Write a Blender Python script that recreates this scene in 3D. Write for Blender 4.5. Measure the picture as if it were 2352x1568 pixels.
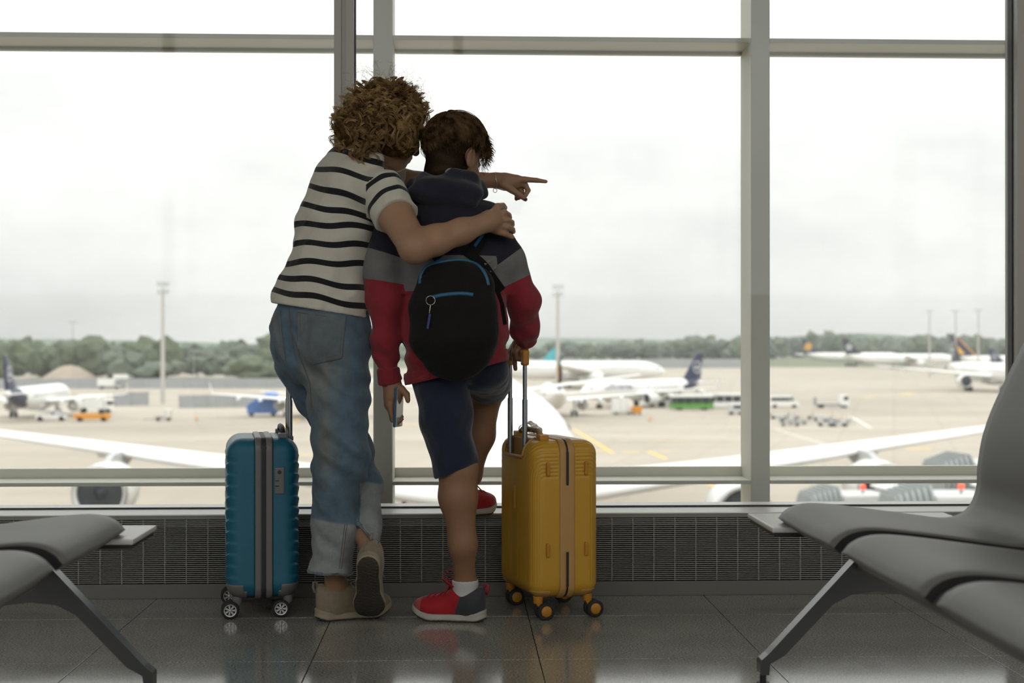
import bpy, bmesh, math, random
import numpy as np
from mathutils import Vector, Matrix

for o in list(bpy.data.objects):
    bpy.data.objects.remove(o)
scn = bpy.context.scene
COL = scn.collection
random.seed(5)
PI = math.pi

# ------------------------------------------------------------------ camera
F, H = 3267.0, 0.834                     # focal length in pixels of the 2352 px frame, lens height
YAW, PITCH = math.atan(124 / F), math.atan(6 / F)
cam_d = bpy.data.cameras.new('camera')
cam_d.sensor_width = 36.0
cam_d.lens = F / 2352 * 36.0
cam_d.clip_start, cam_d.clip_end = 0.05, 6000
cam_d.dof.use_dof = True
cam_d.dof.focus_distance = 4.25
cam_d.dof.aperture_fstop = 3.6
cam = bpy.data.objects.new('camera', cam_d)
cam.location = (0, 0, H)
cam.rotation_euler = (PI / 2 + PITCH, 0, -YAW)
COL.objects.link(cam)
scn.camera = cam

# ------------------------------------------------------------------ exposure and render look
scn.view_settings.view_transform = 'Standard'
scn.view_settings.look = 'None'
scn.view_settings.gamma = 1
scn.view_settings.use_curve_mapping = False
scn.view_settings.exposure = 0.0
try:
    scn.cycles.use_denoising = True
    scn.cycles.max_bounces = 8
    scn.cycles.diffuse_bounces = 3
    scn.cycles.glossy_bounces = 3
    scn.cycles.transparent_max_bounces = 16
    scn.cycles.caustics_reflective = False
    scn.cycles.caustics_refractive = False
    scn.cycles.sample_clamp_indirect = 6
    scn.cycles.use_adaptive_sampling = True
    scn.cycles.adaptive_threshold = 0.05
except Exception:
    pass

# ------------------------------------------------------------------ overcast sky
SKY = 0.85
world = bpy.data.worlds.new('sky')
scn.world = world
world.use_nodes = True
nt = world.node_tree
nt.nodes.clear()
def wn(t, **k):
    n = nt.nodes.new(t)
    for a, v in k.items():
        setattr(n, a, v)
    return n
tc = wn('ShaderNodeTexCoord')
sep = wn('ShaderNodeSeparateXYZ'); nt.links.new(tc.outputs['Generated'], sep.inputs[0])
mx = wn('ShaderNodeMath', operation='MAXIMUM'); mx.inputs[1].default_value = 0.0
nt.links.new(sep.outputs['Z'], mx.inputs[0])
grad = wn('ShaderNodeMath', operation='MULTIPLY_ADD')         # overcast sky: brighter towards the zenith
grad.inputs[1].default_value = 2.2; grad.inputs[2].default_value = 1.0
nt.links.new(mx.outputs[0], grad.inputs[0])
mp = wn('ShaderNodeMapping'); mp.inputs['Scale'].default_value = (3.0, 3.0, 6.5); mp.inputs['Location'].default_value = (0.35, 0, 0.1)
nt.links.new(tc.outputs['Generated'], mp.inputs[0])
nz = wn('ShaderNodeTexNoise'); nz.inputs['Scale'].default_value = 1.6; nz.inputs['Detail'].default_value = 5; nz.inputs['Roughness'].default_value = 0.55
nt.links.new(mp.outputs[0], nz.inputs['Vector'])
mr = wn('ShaderNodeMapRange'); mr.inputs['From Min'].default_value = 0.3; mr.inputs['From Max'].default_value = 0.7
mr.inputs['To Min'].default_value = 0.86; mr.inputs['To Max'].default_value = 1.30
nt.links.new(nz.outputs['Fac'], mr.inputs['Value'])
mul = wn('ShaderNodeMath', operation='MULTIPLY')
nt.links.new(grad.outputs[0], mul.inputs[0]); nt.links.new(mr.outputs[0], mul.inputs[1])
cr = wn('ShaderNodeMix', data_type='RGBA'); cr.inputs['A'].default_value = (0.995, 1.0, 0.99, 1); cr.inputs['B'].default_value = (1.0, 0.985, 0.95, 1)
nt.links.new(nz.outputs['Fac'], cr.inputs['Factor'])
bg = wn('ShaderNodeBackground')
nt.links.new(cr.outputs['Result'], bg.inputs['Color'])
st = wn('ShaderNodeMath', operation='MULTIPLY'); st.inputs[1].default_value = SKY
nt.links.new(mul.outputs[0], st.inputs[0]); nt.links.new(st.outputs[0], bg.inputs['Strength'])
wo = wn('ShaderNodeOutputWorld'); nt.links.new(bg.outputs[0], wo.inputs[0])

# ------------------------------------------------------------------ helpers: places
_cy, _sy, _cp, _sp = math.cos(YAW), math.sin(YAW), math.cos(PITCH), math.sin(PITCH)
def ray(px, py):
    a, b = (px - 1176) / F, -(py - 784) / F
    fy, fz = _cp - b * _sp, _sp + b * _cp          # forward, up after pitch
    return Vector((a * _cy + fy * _sy, -a * _sy + fy * _cy, fz))
def W(px, py, Y):
    """the place at depth Y that the photograph shows at this pixel"""
    r = ray(px, py)
    return np.array([r.x * Y / r.y, Y, H + r.z * Y / r.y])
APR = -12.5
def G(px, py, z=APR):
    r = ray(px, py)
    t = (z - H) / r.z
    return np.array([r.x * t, r.y * t, z])

# ------------------------------------------------------------------ helpers: materials
def lin(c):
    return tuple(((v / 255 + 0.055) / 1.055) ** 2.4 if v > 10.3 else v / 255 / 12.92 for v in c)
MATS = {}
def mat(name, col, rough=0.5, metal=0.0, var=0.08, scale=12.0, bump=0.0, bscale=60.0, spec=0.5, coat=0.0, alpha=None, emit=0.0, sss=0.0, stretch=None):
    """principled material with procedural colour variation and fine relief; col is linear rgb"""
    if name in MATS:
        return MATS[name]
    m = bpy.data.materials.new(name); m.use_nodes = True
    t = m.node_tree; b = t.nodes['Principled BSDF']
    b.inputs['Roughness'].default_value = rough
    b.inputs['Metallic'].default_value = metal
    b.inputs['Specular IOR Level'].default_value = spec
    b.inputs['Coat Weight'].default_value = coat
    tc = t.nodes.new('ShaderNodeTexCoord')
    src = tc.outputs['Object']
    if stretch:
        mpn = t.nodes.new('ShaderNodeMapping'); mpn.inputs['Scale'].default_value = stretch
        t.links.new(src, mpn.inputs[0]); src = mpn.outputs[0]
    n = t.nodes.new('ShaderNodeTexNoise'); n.inputs['Scale'].default_value = scale; n.inputs['Detail'].default_value = 4
    t.links.new(src, n.inputs['Vector'])
    mixn = t.nodes.new('ShaderNodeMix'); mixn.data_type = 'RGBA'
    mixn.inputs['A'].default_value = tuple(max(0, c * (1 - var)) for c in col) + (1,)
    mixn.inputs['B'].default_value = tuple(min(1, c * (1 + var)) for c in col) + (1,)
    t.links.new(n.outputs['Fac'], mixn.inputs['Factor'])
    t.links.new(mixn.outputs['Result'], b.inputs['Base Color'])
    if bump:
        n2 = t.nodes.new('ShaderNodeTexNoise'); n2.inputs['Scale'].default_value = bscale; n2.inputs['Detail'].default_value = 3
        t.links.new(src, n2.inputs['Vector'])
        bp = t.nodes.new('ShaderNodeBump'); bp.inputs['Strength'].default_value = bump; bp.inputs['Distance'].default_value = 0.01
        t.links.new(n2.outputs['Fac'], bp.inputs['Height']); t.links.new(bp.outputs[0], b.inputs['Normal'])
    if emit:
        b.inputs['Emission Color'].default_value = tuple(col) + (1,); b.inputs['Emission Strength'].default_value = emit
    if sss:
        b.inputs['Subsurface Weight'].default_value = sss; b.inputs['Subsurface Radius'].default_value = (0.012, 0.005, 0.003)
        b.inputs['Subsurface Scale'].default_value = 1.0
    MATS[name] = m
    return m
def S(*c):
    return lin(c)

def glass_mat(name, tint=(0.97, 0.985, 0.98), refl=1.0):
    m = bpy.data.materials.new(name); m.use_nodes = True
    t = m.node_tree; t.nodes.clear()
    o = t.nodes.new('ShaderNodeOutputMaterial')
    tr = t.nodes.new('ShaderNodeBsdfTransparent'); tr.inputs[0].default_value = tint + (1,)
    gl = t.nodes.new('ShaderNodeBsdfGlossy'); gl.inputs['Roughness'].default_value = 0.02
    fr = t.nodes.new('ShaderNodeFresnel'); fr.inputs['IOR'].default_value = 1.45
    tcn = t.nodes.new('ShaderNodeTexCoord')
    nz = t.nodes.new('ShaderNodeTexNoise'); nz.inputs['Scale'].default_value = 2.0
    t.links.new(tcn.outputs['Object'], nz.inputs['Vector'])
    mm = t.nodes.new('ShaderNodeMath'); mm.operation = 'MULTIPLY_ADD'; mm.inputs[1].default_value = 0.2 * refl; mm.inputs[2].default_value = 0.9 * refl
    t.links.new(nz.outputs['Fac'], mm.inputs[0])
    m2 = t.nodes.new('ShaderNodeMath'); m2.operation = 'MULTIPLY'
    t.links.new(fr.outputs[0], m2.inputs[0]); t.links.new(mm.outputs[0], m2.inputs[1])
    mix = t.nodes.new('ShaderNodeMixShader')
    t.links.new(m2.outputs[0], mix.inputs[0]); t.links.new(tr.outputs[0], mix.inputs[1]); t.links.new(gl.outputs[0], mix.inputs[2])
    t.links.new(mix.outputs[0], o.inputs[0])
    return m

# ------------------------------------------------------------------ helpers: objects
def tag(o, label, cat=None, group=None, kind=None):
    if label: o['label'] = label
    if cat: o['category'] = cat
    if group: o['group'] = group
    if kind: o['kind'] = kind
    return o
def empty(name, loc=(0, 0, 0), rz=0.0):
    o = bpy.data.objects.new(name, None); o.empty_display_size = 0.1
    o.location = tuple(loc); o.rotation_euler = (0, 0, rz)
    COL.objects.link(o)
    return o
def link(name, me, m=None, parent=None, loc=None, rot=None, smooth=None):
    o = bpy.data.objects.new(name, me)
    if m is not None and len(me.materials) == 0:
        me.materials.append(m)
    COL.objects.link(o)
    if parent is not None:
        o.parent = parent
    if loc is not None: o.location = tuple(loc)
    if rot is not None: o.rotation_euler = tuple(rot)
    if smooth:
        me.polygons.foreach_set('use_smooth', [True] * len(me.polygons))
    return o
class MB:
    """collects shapes for ONE mesh"""
    def __init__(s):
        s.v, s.f, s.sm = [], [], []
    def add(s, v, f, smooth=False):
        n = len(s.v); s.v += [tuple(x) for x in v]
        s.f += [tuple(i + n for i in q) for q in f]; s.sm += [smooth] * len(f)
        return s
    def box(s, lo, hi, rot=None, at=(0, 0, 0), bev=0.0):
        bm = bmesh.new(); bmesh.ops.create_cube(bm, size=1)
        c = [(a + b) / 2 for a, b in zip(lo, hi)]; d = [abs(b - a) for a, b in zip(lo, hi)]
        for v in bm.verts:
            v.co = Vector((v.co.x * d[0] + c[0], v.co.y * d[1] + c[1], v.co.z * d[2] + c[2]))
        if bev:
            bmesh.ops.bevel(bm, geom=list(bm.edges), offset=min(bev, min(d) * 0.49), segments=2, profile=0.6, affect='EDGES')
        return s.bm(bm, rot, at, smooth=False)
    def bm(s, bm, rot=None, at=(0, 0, 0), smooth=False):
        bm.verts.ensure_lookup_table()
        for i, v in enumerate(bm.verts): v.index = i
        M = rot if rot is not None else Matrix.Identity(3)
        vs = [tuple(M @ v.co + Vector(at)) for v in bm.verts]
        fs = [tuple(v.index for v in f.verts) for f in bm.faces]
        bm.free()
        return s.add(vs, fs, smooth)
    def cyl(s, a, b, r0, r1=None, n=16, caps=True, smooth=True):
        a, b = Vector(a), Vector(b); r1 = r0 if r1 is None else r1
        d = (b - a).normalized(); u = d.orthogonal().normalized(); w = d.cross(u)
        vs = []
        for c, r in ((a, r0), (b, r1)):
            for i in range(n):
                t = 2 * PI * i / n
                vs.append(c + u * (r * math.cos(t)) + w * (r * math.sin(t)))
        s.add(vs, [(i, (i + 1) % n, n + (i + 1) % n, n + i) for i in range(n)], smooth)
        if caps:
            s.add(vs, [tuple(range(n - 1, -1, -1)), tuple(range(n, 2 * n))], False)
        return s
    def lathe(s, prof, a=(0, 0, 0), d=(0, 0, 1), n=24, smooth=True):
        """prof: (r, t) pairs along axis d from a"""
        a = Vector(a); d = Vector(d).normalized(); u = d.orthogonal().normalized(); w = d.cross(u)
        vs = []
        for r, t in prof:
            for i in range(n):
                q = 2 * PI * i / n
                vs.append(a + d * t + u * (r * math.cos(q)) + w * (r * math.sin(q)))
        fs = []
        for j in range(len(prof) - 1):
            for i in range(n):
                fs.append((j * n + i, j * n + (i + 1) % n, (j + 1) * n + (i + 1) % n, (j + 1) * n + i))
        return s.add(vs, fs, smooth)
    def tube(s, pts, r, n=8, smooth=True, closed=False):
        pts = [Vector(p) for p in pts]; m = len(pts)
        rs = r if hasattr(r, '__len__') else [r] * m
        vs = []; up = None
        for i, p in enumerate(pts):
            if closed:
                d = pts[(i + 1) % m] - pts[i - 1]
            else:
                d = pts[min(i + 1, m - 1)] - pts[max(i - 1, 0)]
            d.normalize()
            up = d.orthogonal() if up is None else (up - d * up.dot(d))
            up.normalize(); w = d.cross(up)
            for k in range(n):
                t = 2 * PI * k / n
                vs.append(p + up * (rs[i] * math.cos(t)) + w * (rs[i] * math.sin(t)))
        fs = []
        for j in range(m if closed else m - 1):
            for k in range(n):
                fs.append((j * n + k, j * n + (k + 1) % n, ((j + 1) % m) * n + (k + 1) % n, ((j + 1) % m) * n + k))
        if not closed:
            fs += [tuple(range(n - 1, -1, -1)), tuple(range((m - 1) * n, m * n))]
        return s.add(vs, fs, smooth)
    def prism(s, poly, axis, lo, hi):
        """poly in the two other axes, extruded along axis from lo to hi"""
        n = len(poly)
        def p(q, t):
            l = list(q); l.insert(axis, t); return tuple(l)
        vs = [p(q, lo) for q in poly] + [p(q, hi) for q in poly]
        fs = [(i, (i + 1) % n, n + (i + 1) % n, n + i) for i in range(n)]
        s.add(vs, fs); s.add(vs, [tuple(range(n - 1, -1, -1)), tuple(range(n, 2 * n))])
        return s
    def mesh(s, name, m=None):
        me = bpy.data.meshes.new(name); me.from_pydata(s.v, [], s.f)
        me.polygons.foreach_set('use_smooth', s.sm)
        if m is not None: me.materials.append(m)
        bm = bmesh.new(); bm.from_mesh(me)
        bmesh.ops.recalc_face_normals(bm, faces=bm.faces); bm.to_mesh(me); bm.free()
        me.update()
        return me
    def build(s, name, m, parent=None, loc=None, rot=None):
        return link(name, s.mesh(name, m), None, parent, loc, rot)

def np_mesh(name, v, f, m=None, smooth=True, attrs=None):
    """numpy verts (n,3) and quads or triangles (k,3|4) to a mesh"""
    me = bpy.data.meshes.new(name)
    v = np.asarray(v, np.float32); f = np.asarray(f, np.int32); k = f.shape[1]
    me.vertices.add(len(v)); me.vertices.foreach_set('co', v.ravel())
    me.loops.add(f.size); me.loops.foreach_set('vertex_index', f.ravel())
    me.polygons.add(len(f)); me.polygons.foreach_set('loop_start', np.arange(0, f.size, k, dtype=np.int32))
    me.polygons.foreach_set('use_smooth', np.full(len(f), smooth))
    for an, av in (attrs or {}).items():
        at = me.attributes.new(an, 'FLOAT', 'POINT'); at.data.foreach_set('value', np.asarray(av, np.float32))
    me.update(calc_edges=True); me.validate()
    if m is not None: me.materials.append(m)
    return me

# ------------------------------------------------------------------ helpers: implicit solids for bodies, cloth, cases
def sdf_mesh(f, lo, hi, h):
    lo = np.asarray(lo, float); hi = np.asarray(hi, float); k = 5
    nc = np.maximum(1, np.ceil((hi - lo) / (h * k)).astype(int)) + 1
    n = nc * k
    ax = [lo[i] + (np.arange(nc[i]) * k + (k - 1) / 2) * h for i in range(3)]
    g = np.stack(np.meshgrid(*ax, indexing='ij'), -1).reshape(-1, 3).astype(np.float32)
    dc = np.concatenate([f(q) for q in np.array_split(g, max(1, len(g) // 200000))]).reshape(nc)
    act = np.abs(dc) < k * h * 1.75
    Fv = np.where(dc < 0, -1.0, 1.0).astype(np.float32)
    for a in range(3): Fv = np.repeat(Fv, k, axis=a)
    mk = act
    for a in range(3): mk = np.repeat(mk, k, axis=a)
    idx = np.argwhere(mk)
    vals = np.empty(len(idx), np.float32); c = 300000
    for i in range(0, len(idx), c):
        vals[i:i + c] = f((lo + idx[i:i + c] * h).astype(np.float32))
    Fv[mk] = vals
    ins = Fv < 0
    cnt = np.zeros(tuple(n - 1), np.int8)
    offs = [(x, y, z) for x in (0, 1) for y in (0, 1) for z in (0, 1)]
    for o in offs:
        cnt += ins[o[0]:n[0] - 1 + o[0], o[1]:n[1] - 1 + o[1], o[2]:n[2] - 1 + o[2]]
    cells = np.argwhere((cnt > 0) & (cnt < 8))
    acc = np.zeros((len(cells), 3)); num = np.zeros(len(cells))
    cv = {o: Fv[cells[:, 0] + o[0], cells[:, 1] + o[1], cells[:, 2] + o[2]] for o in offs}
    for o in offs:
        for a in range(3):
            if o[a] == 0:
                o2 = tuple(1 if i == a else o[i] for i in range(3))
                A, B = cv[o], cv[o2]; cr = (A < 0) != (B < 0)
                t = np.where(cr, A / np.where(cr, A - B, 1), 0)
                p = np.zeros((len(cells), 3)) + np.array(o); p[:, a] = t
                acc += p * cr[:, None]; num += cr
    verts = lo + (cells + acc / num[:, None]) * h
    imap = np.full(tuple(n - 1), -1, np.int32); imap[tuple(cells.T)] = np.arange(len(cells))
    faces = []
    for a in range(3):
        s0 = [slice(1, n[i] - 1) for i in range(3)]; s1 = list(s0)
        s0[a] = slice(0, n[a] - 1); s1[a] = slice(1, n[a])
        A, B = ins[tuple(s0)], ins[tuple(s1)]
        e = np.argwhere(A != B)
        sg = A[tuple(e.T)]
        base = e + 1; base[:, a] -= 1
        b, c2 = (a + 1) % 3, (a + 2) % 3
        def at(db, dc_):
            q = base.copy(); q[:, b] += db; q[:, c2] += dc_
            return imap[tuple(q.T)]
        q = np.stack([at(-1, -1), at(0, -1), at(0, 0), at(-1, 0)], 1)
        q[~sg] = q[~sg][:, ::-1]
        faces.append(q)
    faces = np.concatenate(faces)
    faces = faces[(faces >= 0).all(1)]
    return verts, faces
V3 = lambda *a: np.array(a, np.float32)
def seg(P, a, b, ra, rb):
    a = np.asarray(a, np.float32); b = np.asarray(b, np.float32); ab = b - a
    t = np.clip(((P - a) @ ab) / max(1e-9, float(ab @ ab)), 0, 1)
    return np.linalg.norm(P - a - t[:, None] * ab, axis=1) - (ra + (rb - ra) * t)
def smin(a, b, k):
    h = np.clip(0.5 + 0.5 * (b - a) / k, 0, 1)
    return b + (a - b) * h - k * h * (1 - h)
def smax(a, b, k):
    return -smin(-a, -b, k)
def chain(P, pts, k=0.01):
    d = None
    for (a, ra), (b, rb) in zip(pts[:-1], pts[1:]):
        e = seg(P, a, b, ra, rb)
        d = e if d is None else (smin(d, e, k) if k else np.minimum(d, e))
    return d
def ell(P, c, r, R=None):
    q = P - np.asarray(c, np.float32)
    if R is not None: q = q @ np.asarray(R, np.float32)       # columns of R = local axes
    r = np.asarray(r, np.float32)
    k0 = np.linalg.norm(q / r, axis=1); k1 = np.linalg.norm(q / (r * r), axis=1)
    return k0 * (k0 - 1) / np.maximum(k1, 1e-6)
def etube(P, nodes, k=0.02, grow=0.0):
    """tube of elliptic sections: (centre, half width, half depth, width direction)"""
    d = None
    for (c0, a0, b0, w0), (c1, a1, b1, w1) in zip(nodes[:-1], nodes[1:]):
        c0 = np.asarray(c0, np.float32); c1 = np.asarray(c1, np.float32); T = c1 - c0; L = np.linalg.norm(T); T = T / L
        t = np.clip(((P - c0) @ T) / L, 0, 1)
        w = np.asarray(w0, np.float32) * (1 - t)[:, None] + np.asarray(w1, np.float32) * t[:, None]
        w = w - (w @ T)[:, None] * T; w /= np.linalg.norm(w, axis=1)[:, None]
        nn = np.cross(T[None, :], w)
        e = P - c0 - (t * L)[:, None] * T
        a = a0 + (a1 - a0) * t + grow; b = b0 + (b1 - b0) * t + grow; m = np.minimum(a, b)
        u = (e * w).sum(1); v = (e * nn).sum(1); s = e @ T
        k0 = np.sqrt((u / a) ** 2 + (v / b) ** 2 + (s / m) ** 2)
        k1 = np.sqrt((u / a ** 2) ** 2 + (v / b ** 2) ** 2 + (s / m ** 2) ** 2)
        q = k0 * (k0 - 1) / np.maximum(k1, 1e-6)
        d = q if d is None else smin(d, q, k)
    return d
def wob(P, fr, seed, n=6, aniso=(1, 1, 1)):
    """smooth noise for folds, about -1..1"""
    r = np.random.RandomState(seed); o = 0
    for i in range(n):
        kd = r.normal(size=3) * np.array(aniso); kd *= fr * (0.6 + 0.9 * r.rand()) / np.linalg.norm(kd)
        o = o + np.sin(P @ kd.astype(np.float32) + r.rand() * 6.28)
    return o / n * 1.6
def rbox(P, hb, r):
    q = np.abs(P) - (np.asarray(hb, np.float32) - r)
    return np.linalg.norm(np.maximum(q, 0), axis=1) + np.minimum(q.max(1), 0) - r
def sdf_obj(name, f, lo, hi, h, m, parent=None, attrs=None):
    v, q = sdf_mesh(f, lo, hi, h)
    at = {k: fn(v.astype(np.float32)) for k, fn in (attrs or {}).items()}
    return link(name, np_mesh(name, v, q, m, True, at), None, parent)

# ================================================================== THE ROOM
def granite():
    m = bpy.data.materials.new('floor_granite'); m.use_nodes = True
    t = m.node_tree; b = t.nodes['Principled BSDF']
    g = t.nodes.new('ShaderNodeNewGeometry')
    mp = t.nodes.new('ShaderNodeMapping'); mp.inputs['Scale'].default_value = (0.55, 1, 1)
    t.links.new(g.outputs['Position'], mp.inputs[0])
    n = t.nodes.new('ShaderNodeTexNoise'); n.inputs['Scale'].default_value = 330; n.inputs['Detail'].default_value = 3; n.inputs['Roughness'].default_value = 0.7
    t.links.new(mp.outputs[0], n.inputs['Vector'])
    r = t.nodes.new('ShaderNodeValToRGB')
    r.color_ramp.elements[0].position = 0.36; r.color_ramp.elements[0].color = (0.06, 0.06, 0.053, 1)
    r.color_ramp.elements[1].position = 0.66; r.color_ramp.elements[1].color = (0.62, 0.61, 0.57, 1)
    t.links.new(n.outputs['Fac'], r.inputs[0])
    n2 = t.nodes.new('ShaderNodeTexNoise'); n2.inputs['Scale'].default_value = 5; n2.inputs['Detail'].default_value = 5
    t.links.new(g.outputs['Position'], n2.inputs['Vector'])
    mr = t.nodes.new('ShaderNodeMapRange'); mr.inputs['To Min'].default_value = 0.75; mr.inputs['To Max'].default_value = 1.2
    t.links.new(n2.outputs['Fac'], mr.inputs['Value'])
    mm = t.nodes.new('ShaderNodeMix'); mm.data_type = 'RGBA'; mm.blend_type = 'MULTIPLY'; mm.inputs['Factor'].default_value = 1
    t.links.new(r.outputs[0], mm.inputs['A'])
    t.links.new(mr.outputs[0], mm.inputs['B'])
    t.links.new(mm.outputs['Result'], b.inputs['Base Color'])
    rr = t.nodes.new('ShaderNodeMapRange'); rr.inputs['To Min'].default_value = 0.07; rr.inputs['To Max'].default_value = 0.16
    t.links.new(n2.outputs['Fac'], rr.inputs['Value']); t.links.new(rr.outputs[0], b.inputs['Roughness'])
    b.inputs['IOR'].default_value = 1.6
    return m
M_floor = granite()
M_grout = mat('grout', (0.07, 0.068, 0.06), 0.8)
M_ceil = mat('ceiling_white', (0.74, 0.73, 0.70), 0.8, var=0.03)
M_wall = mat('wall_paint', (0.62, 0.61, 0.58), 0.8, var=0.04)
M_steel = mat('painted_steel_warm_grey', (0.80, 0.785, 0.69), 0.5, var=0.04, scale=4)
M_mull = mat('dark_anodised_mullion', (0.30, 0.29, 0.255), 0.42, metal=0.25, var=0.06, scale=3)
M_sill = mat('sill_metal', (0.87, 0.86, 0.83), 0.3, var=0.05, scale=14, stretch=(0.15, 1, 1))
M_sillf = mat('sill_edge_grey', (0.22, 0.22, 0.2), 0.5, var=0.06)
M_slat = mat('grille_aluminium', (0.30, 0.30, 0.27), 0.45, metal=0.3)
M_dark = mat('dark_cavity', (0.012, 0.012, 0.012), 0.9)
M_plinth = mat('plinth_metal', (0.14, 0.135, 0.12), 0.5, var=0.1, scale=6)
M_rubber = mat('black_gasket', (0.02, 0.02, 0.02), 0.6)
M_glass = glass_mat('window_glass', (0.972, 0.982, 0.978), 1.0)
M_glass2 = glass_mat('outer_window_glass', (0.985, 0.99, 0.985), 0.5)

YW = 4.70            # front of the parapet under the windows
YG = 4.86            # inner glass
SZ = 0.276           # sill height
BACK, SIDE, TOP = -5.0, 15.0, 6.4

# floor: real tiles where the picture shows them, one slab beyond
fl = MB()
tx = [-0.385 + 0.6 * i for i in range(-5, 7)]
ty = [4.36 - 0.6 * i for i in range(0, 6)][::-1] + [YW]
fl.box((tx[0], ty[0], -0.05), (tx[-1], YW + 0.05, -0.006))
fl.box((-SIDE, BACK, -0.05), (SIDE, ty[0] - 0.0015, 0))
fl.box((-SIDE, ty[0] - 0.0015, -0.05), (tx[0] - 0.0015, YW + 0.05, 0)); fl.box((tx[-1] + 0.0015, ty[0] - 0.0015, -0.05), (SIDE, YW + 0.05, 0))
floor = fl.build('floor', M_floor)
floor.data.materials.append(M_grout)
for p in list(floor.data.polygons)[:6]: p.material_index = 1
tag(floor, 'polished grey granite floor of square tiles', 'floor', kind='structure')
tile_me = {}
for j in range(len(ty) - 1):
    for i in range(len(tx) - 1):
        w, d = tx[i + 1] - tx[i], ty[j + 1] - ty[j]
        key = round(d, 3)
        if key not in tile_me:
            tile_me[key] = MB().box((-w / 2 + 0.0012, -d / 2 + 0.0012, -0.006), (w / 2 - 0.0012, d / 2 - 0.0012, 0), bev=0.0008).mesh('floor_tile', M_floor)
        link('floor_tile', tile_me[key], None, floor, ((tx[i] + tx[i + 1]) / 2, (ty[j] + ty[j + 1]) / 2, 0))

tag(MB().box((-SIDE, BACK, TOP), (SIDE, 5.7, TOP + 0.2)).build('ceiling', M_ceil), 'white hall ceiling above the window wall', 'ceiling', kind='structure')
tag(MB().box((-SIDE - 0.2, BACK, -0.3), (-SIDE, 5.6, TOP)).build('wall_left', M_wall), 'pale end wall of the hall on the left', 'wall', kind='structure')
tag(MB().box((SIDE, BACK, -0.3), (SIDE + 0.2, 5.6, TOP)).build('wall_right', M_wall), 'pale end wall of the hall on the right', 'wall', kind='structure')

# the window wall on the far side of the hall, behind the photographer
wb = MB().box((-SIDE, BACK - 0.2, -0.3), (SIDE, BACK, 1.35)).box((-SIDE, BACK - 0.2, 6.1), (SIDE, BACK, TOP))
tag(wb.build('wall_back', M_wall), 'pale parapet wall under the windows across the hall', 'wall', kind='structure')
w5 = tag(empty('window_5', (0, BACK, 1.35)), 'tall glazing across the hall behind the seats', 'window', kind='structure')
for i in range(11):
    x = -SIDE + 0.1 + i * (2 * SIDE - 0.2) / 10
    MB().box((x - 0.05, -0.15, 0), (x + 0.05, 0, 4.75)).build('mullion', M_mull, w5)

# parapet under the window
wf = MB()
wf.box((-SIDE, YW + 0.035, -0.06), (SIDE, 5.2, 0.235))
wall = tag(wf.build('wall_front', M_dark), 'low parapet with ventilation grille under the window', 'wall', kind='structure')
MB().box((-SIDE, YW + 0.004, 0.0), (SIDE, YW + 0.05, 0.0475)).build('plinth', M_plinth, wall)
MB().box((-SIDE, YW, 0.2586), (SIDE, YW + 0.05, SZ - 0.002), bev=0.002).build('sill_edge', M_sillf, wall)
MB().box((-SIDE, YW - 0.002, SZ - 0.004), (SIDE, 5.0, SZ), bev=0.001).build('window_sill', M_sill, wall)
sl = MB()
nsl = 32
for i in range(nsl):
    z = 0.050 + (0.2575 - 0.050) * (i + 0.5) / nsl
    sl.box((-3.2, YW, z - 0.0012), (3.6, YW + 0.022, z + 0.0012))
tag(sl.build('grille_slats', M_slat, wall), 'thin horizontal aluminium grille slats', kind='stuff')
vb = MB()
for i in range(97):
    x = -3.2 + 0.07 * i
    vb.box((x - 0.0012, YW + 0.001, 0.049), (x + 0.0012, YW + 0.02, 0.2585))
tag(vb.build('grille_bars', M_slat, wall), 'thin upright bars of the grille', kind='stuff')

# inner glazing: dark mullions, gasket, panes
w1 = tag(empty('window_1', (0, YG, SZ)), 'inner glazing with dark grooved mullions standing on the sill', 'window', kind='structure')
def wloc(v):        # window_1 local
    return (v[0], v[1] - YG, v[2] - SZ)
xm0 = W(767, 400, 4.80)[0]; wm = W(812, 400, 4.80)[0] - xm0
xm1 = W(2337, 400, 4.80)[0]; pitch = xm1 - xm0
mulls = [xm0 + pitch * k for k in (-2, -1, 0, 1, 2)]
mm_ = MB()
mm_.box((0, -0.06, 0), (wm * 0.36, 0.05, TOP - SZ)); mm_.box((wm * 0.36, -0.052, 0), (wm * 0.6, 0.05, TOP - SZ)); mm_.box((wm * 0.6, -0.06, 0), (wm, 0.05, TOP - SZ))
mme = mm_.mesh('mullion', M_mull)
mgk = MB().box((wm, -0.02, 0), (wm + 0.0035, 0.02, TOP - SZ)).box((-0.0035, -0.02, 0), (0, 0.02, TOP - SZ)).mesh('mullion_gasket', M_rubber)
for k, x in enumerate(mulls):
    o = link('mullion', mme, None, w1, (x, 0, 0)); link('mullion_gasket', mgk, None, o)
    if k < 4:
        MB().box((x + wm + 0.003, -0.004, 0.004), (x + pitch - 0.003, 0.004, TOP - SZ)).build('pane', M_glass, w1)
        MB().box((x + wm, -0.008, 0.0), (x + pitch, 0.008, 0.005)).build('gasket', M_rubber, w1)

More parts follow.
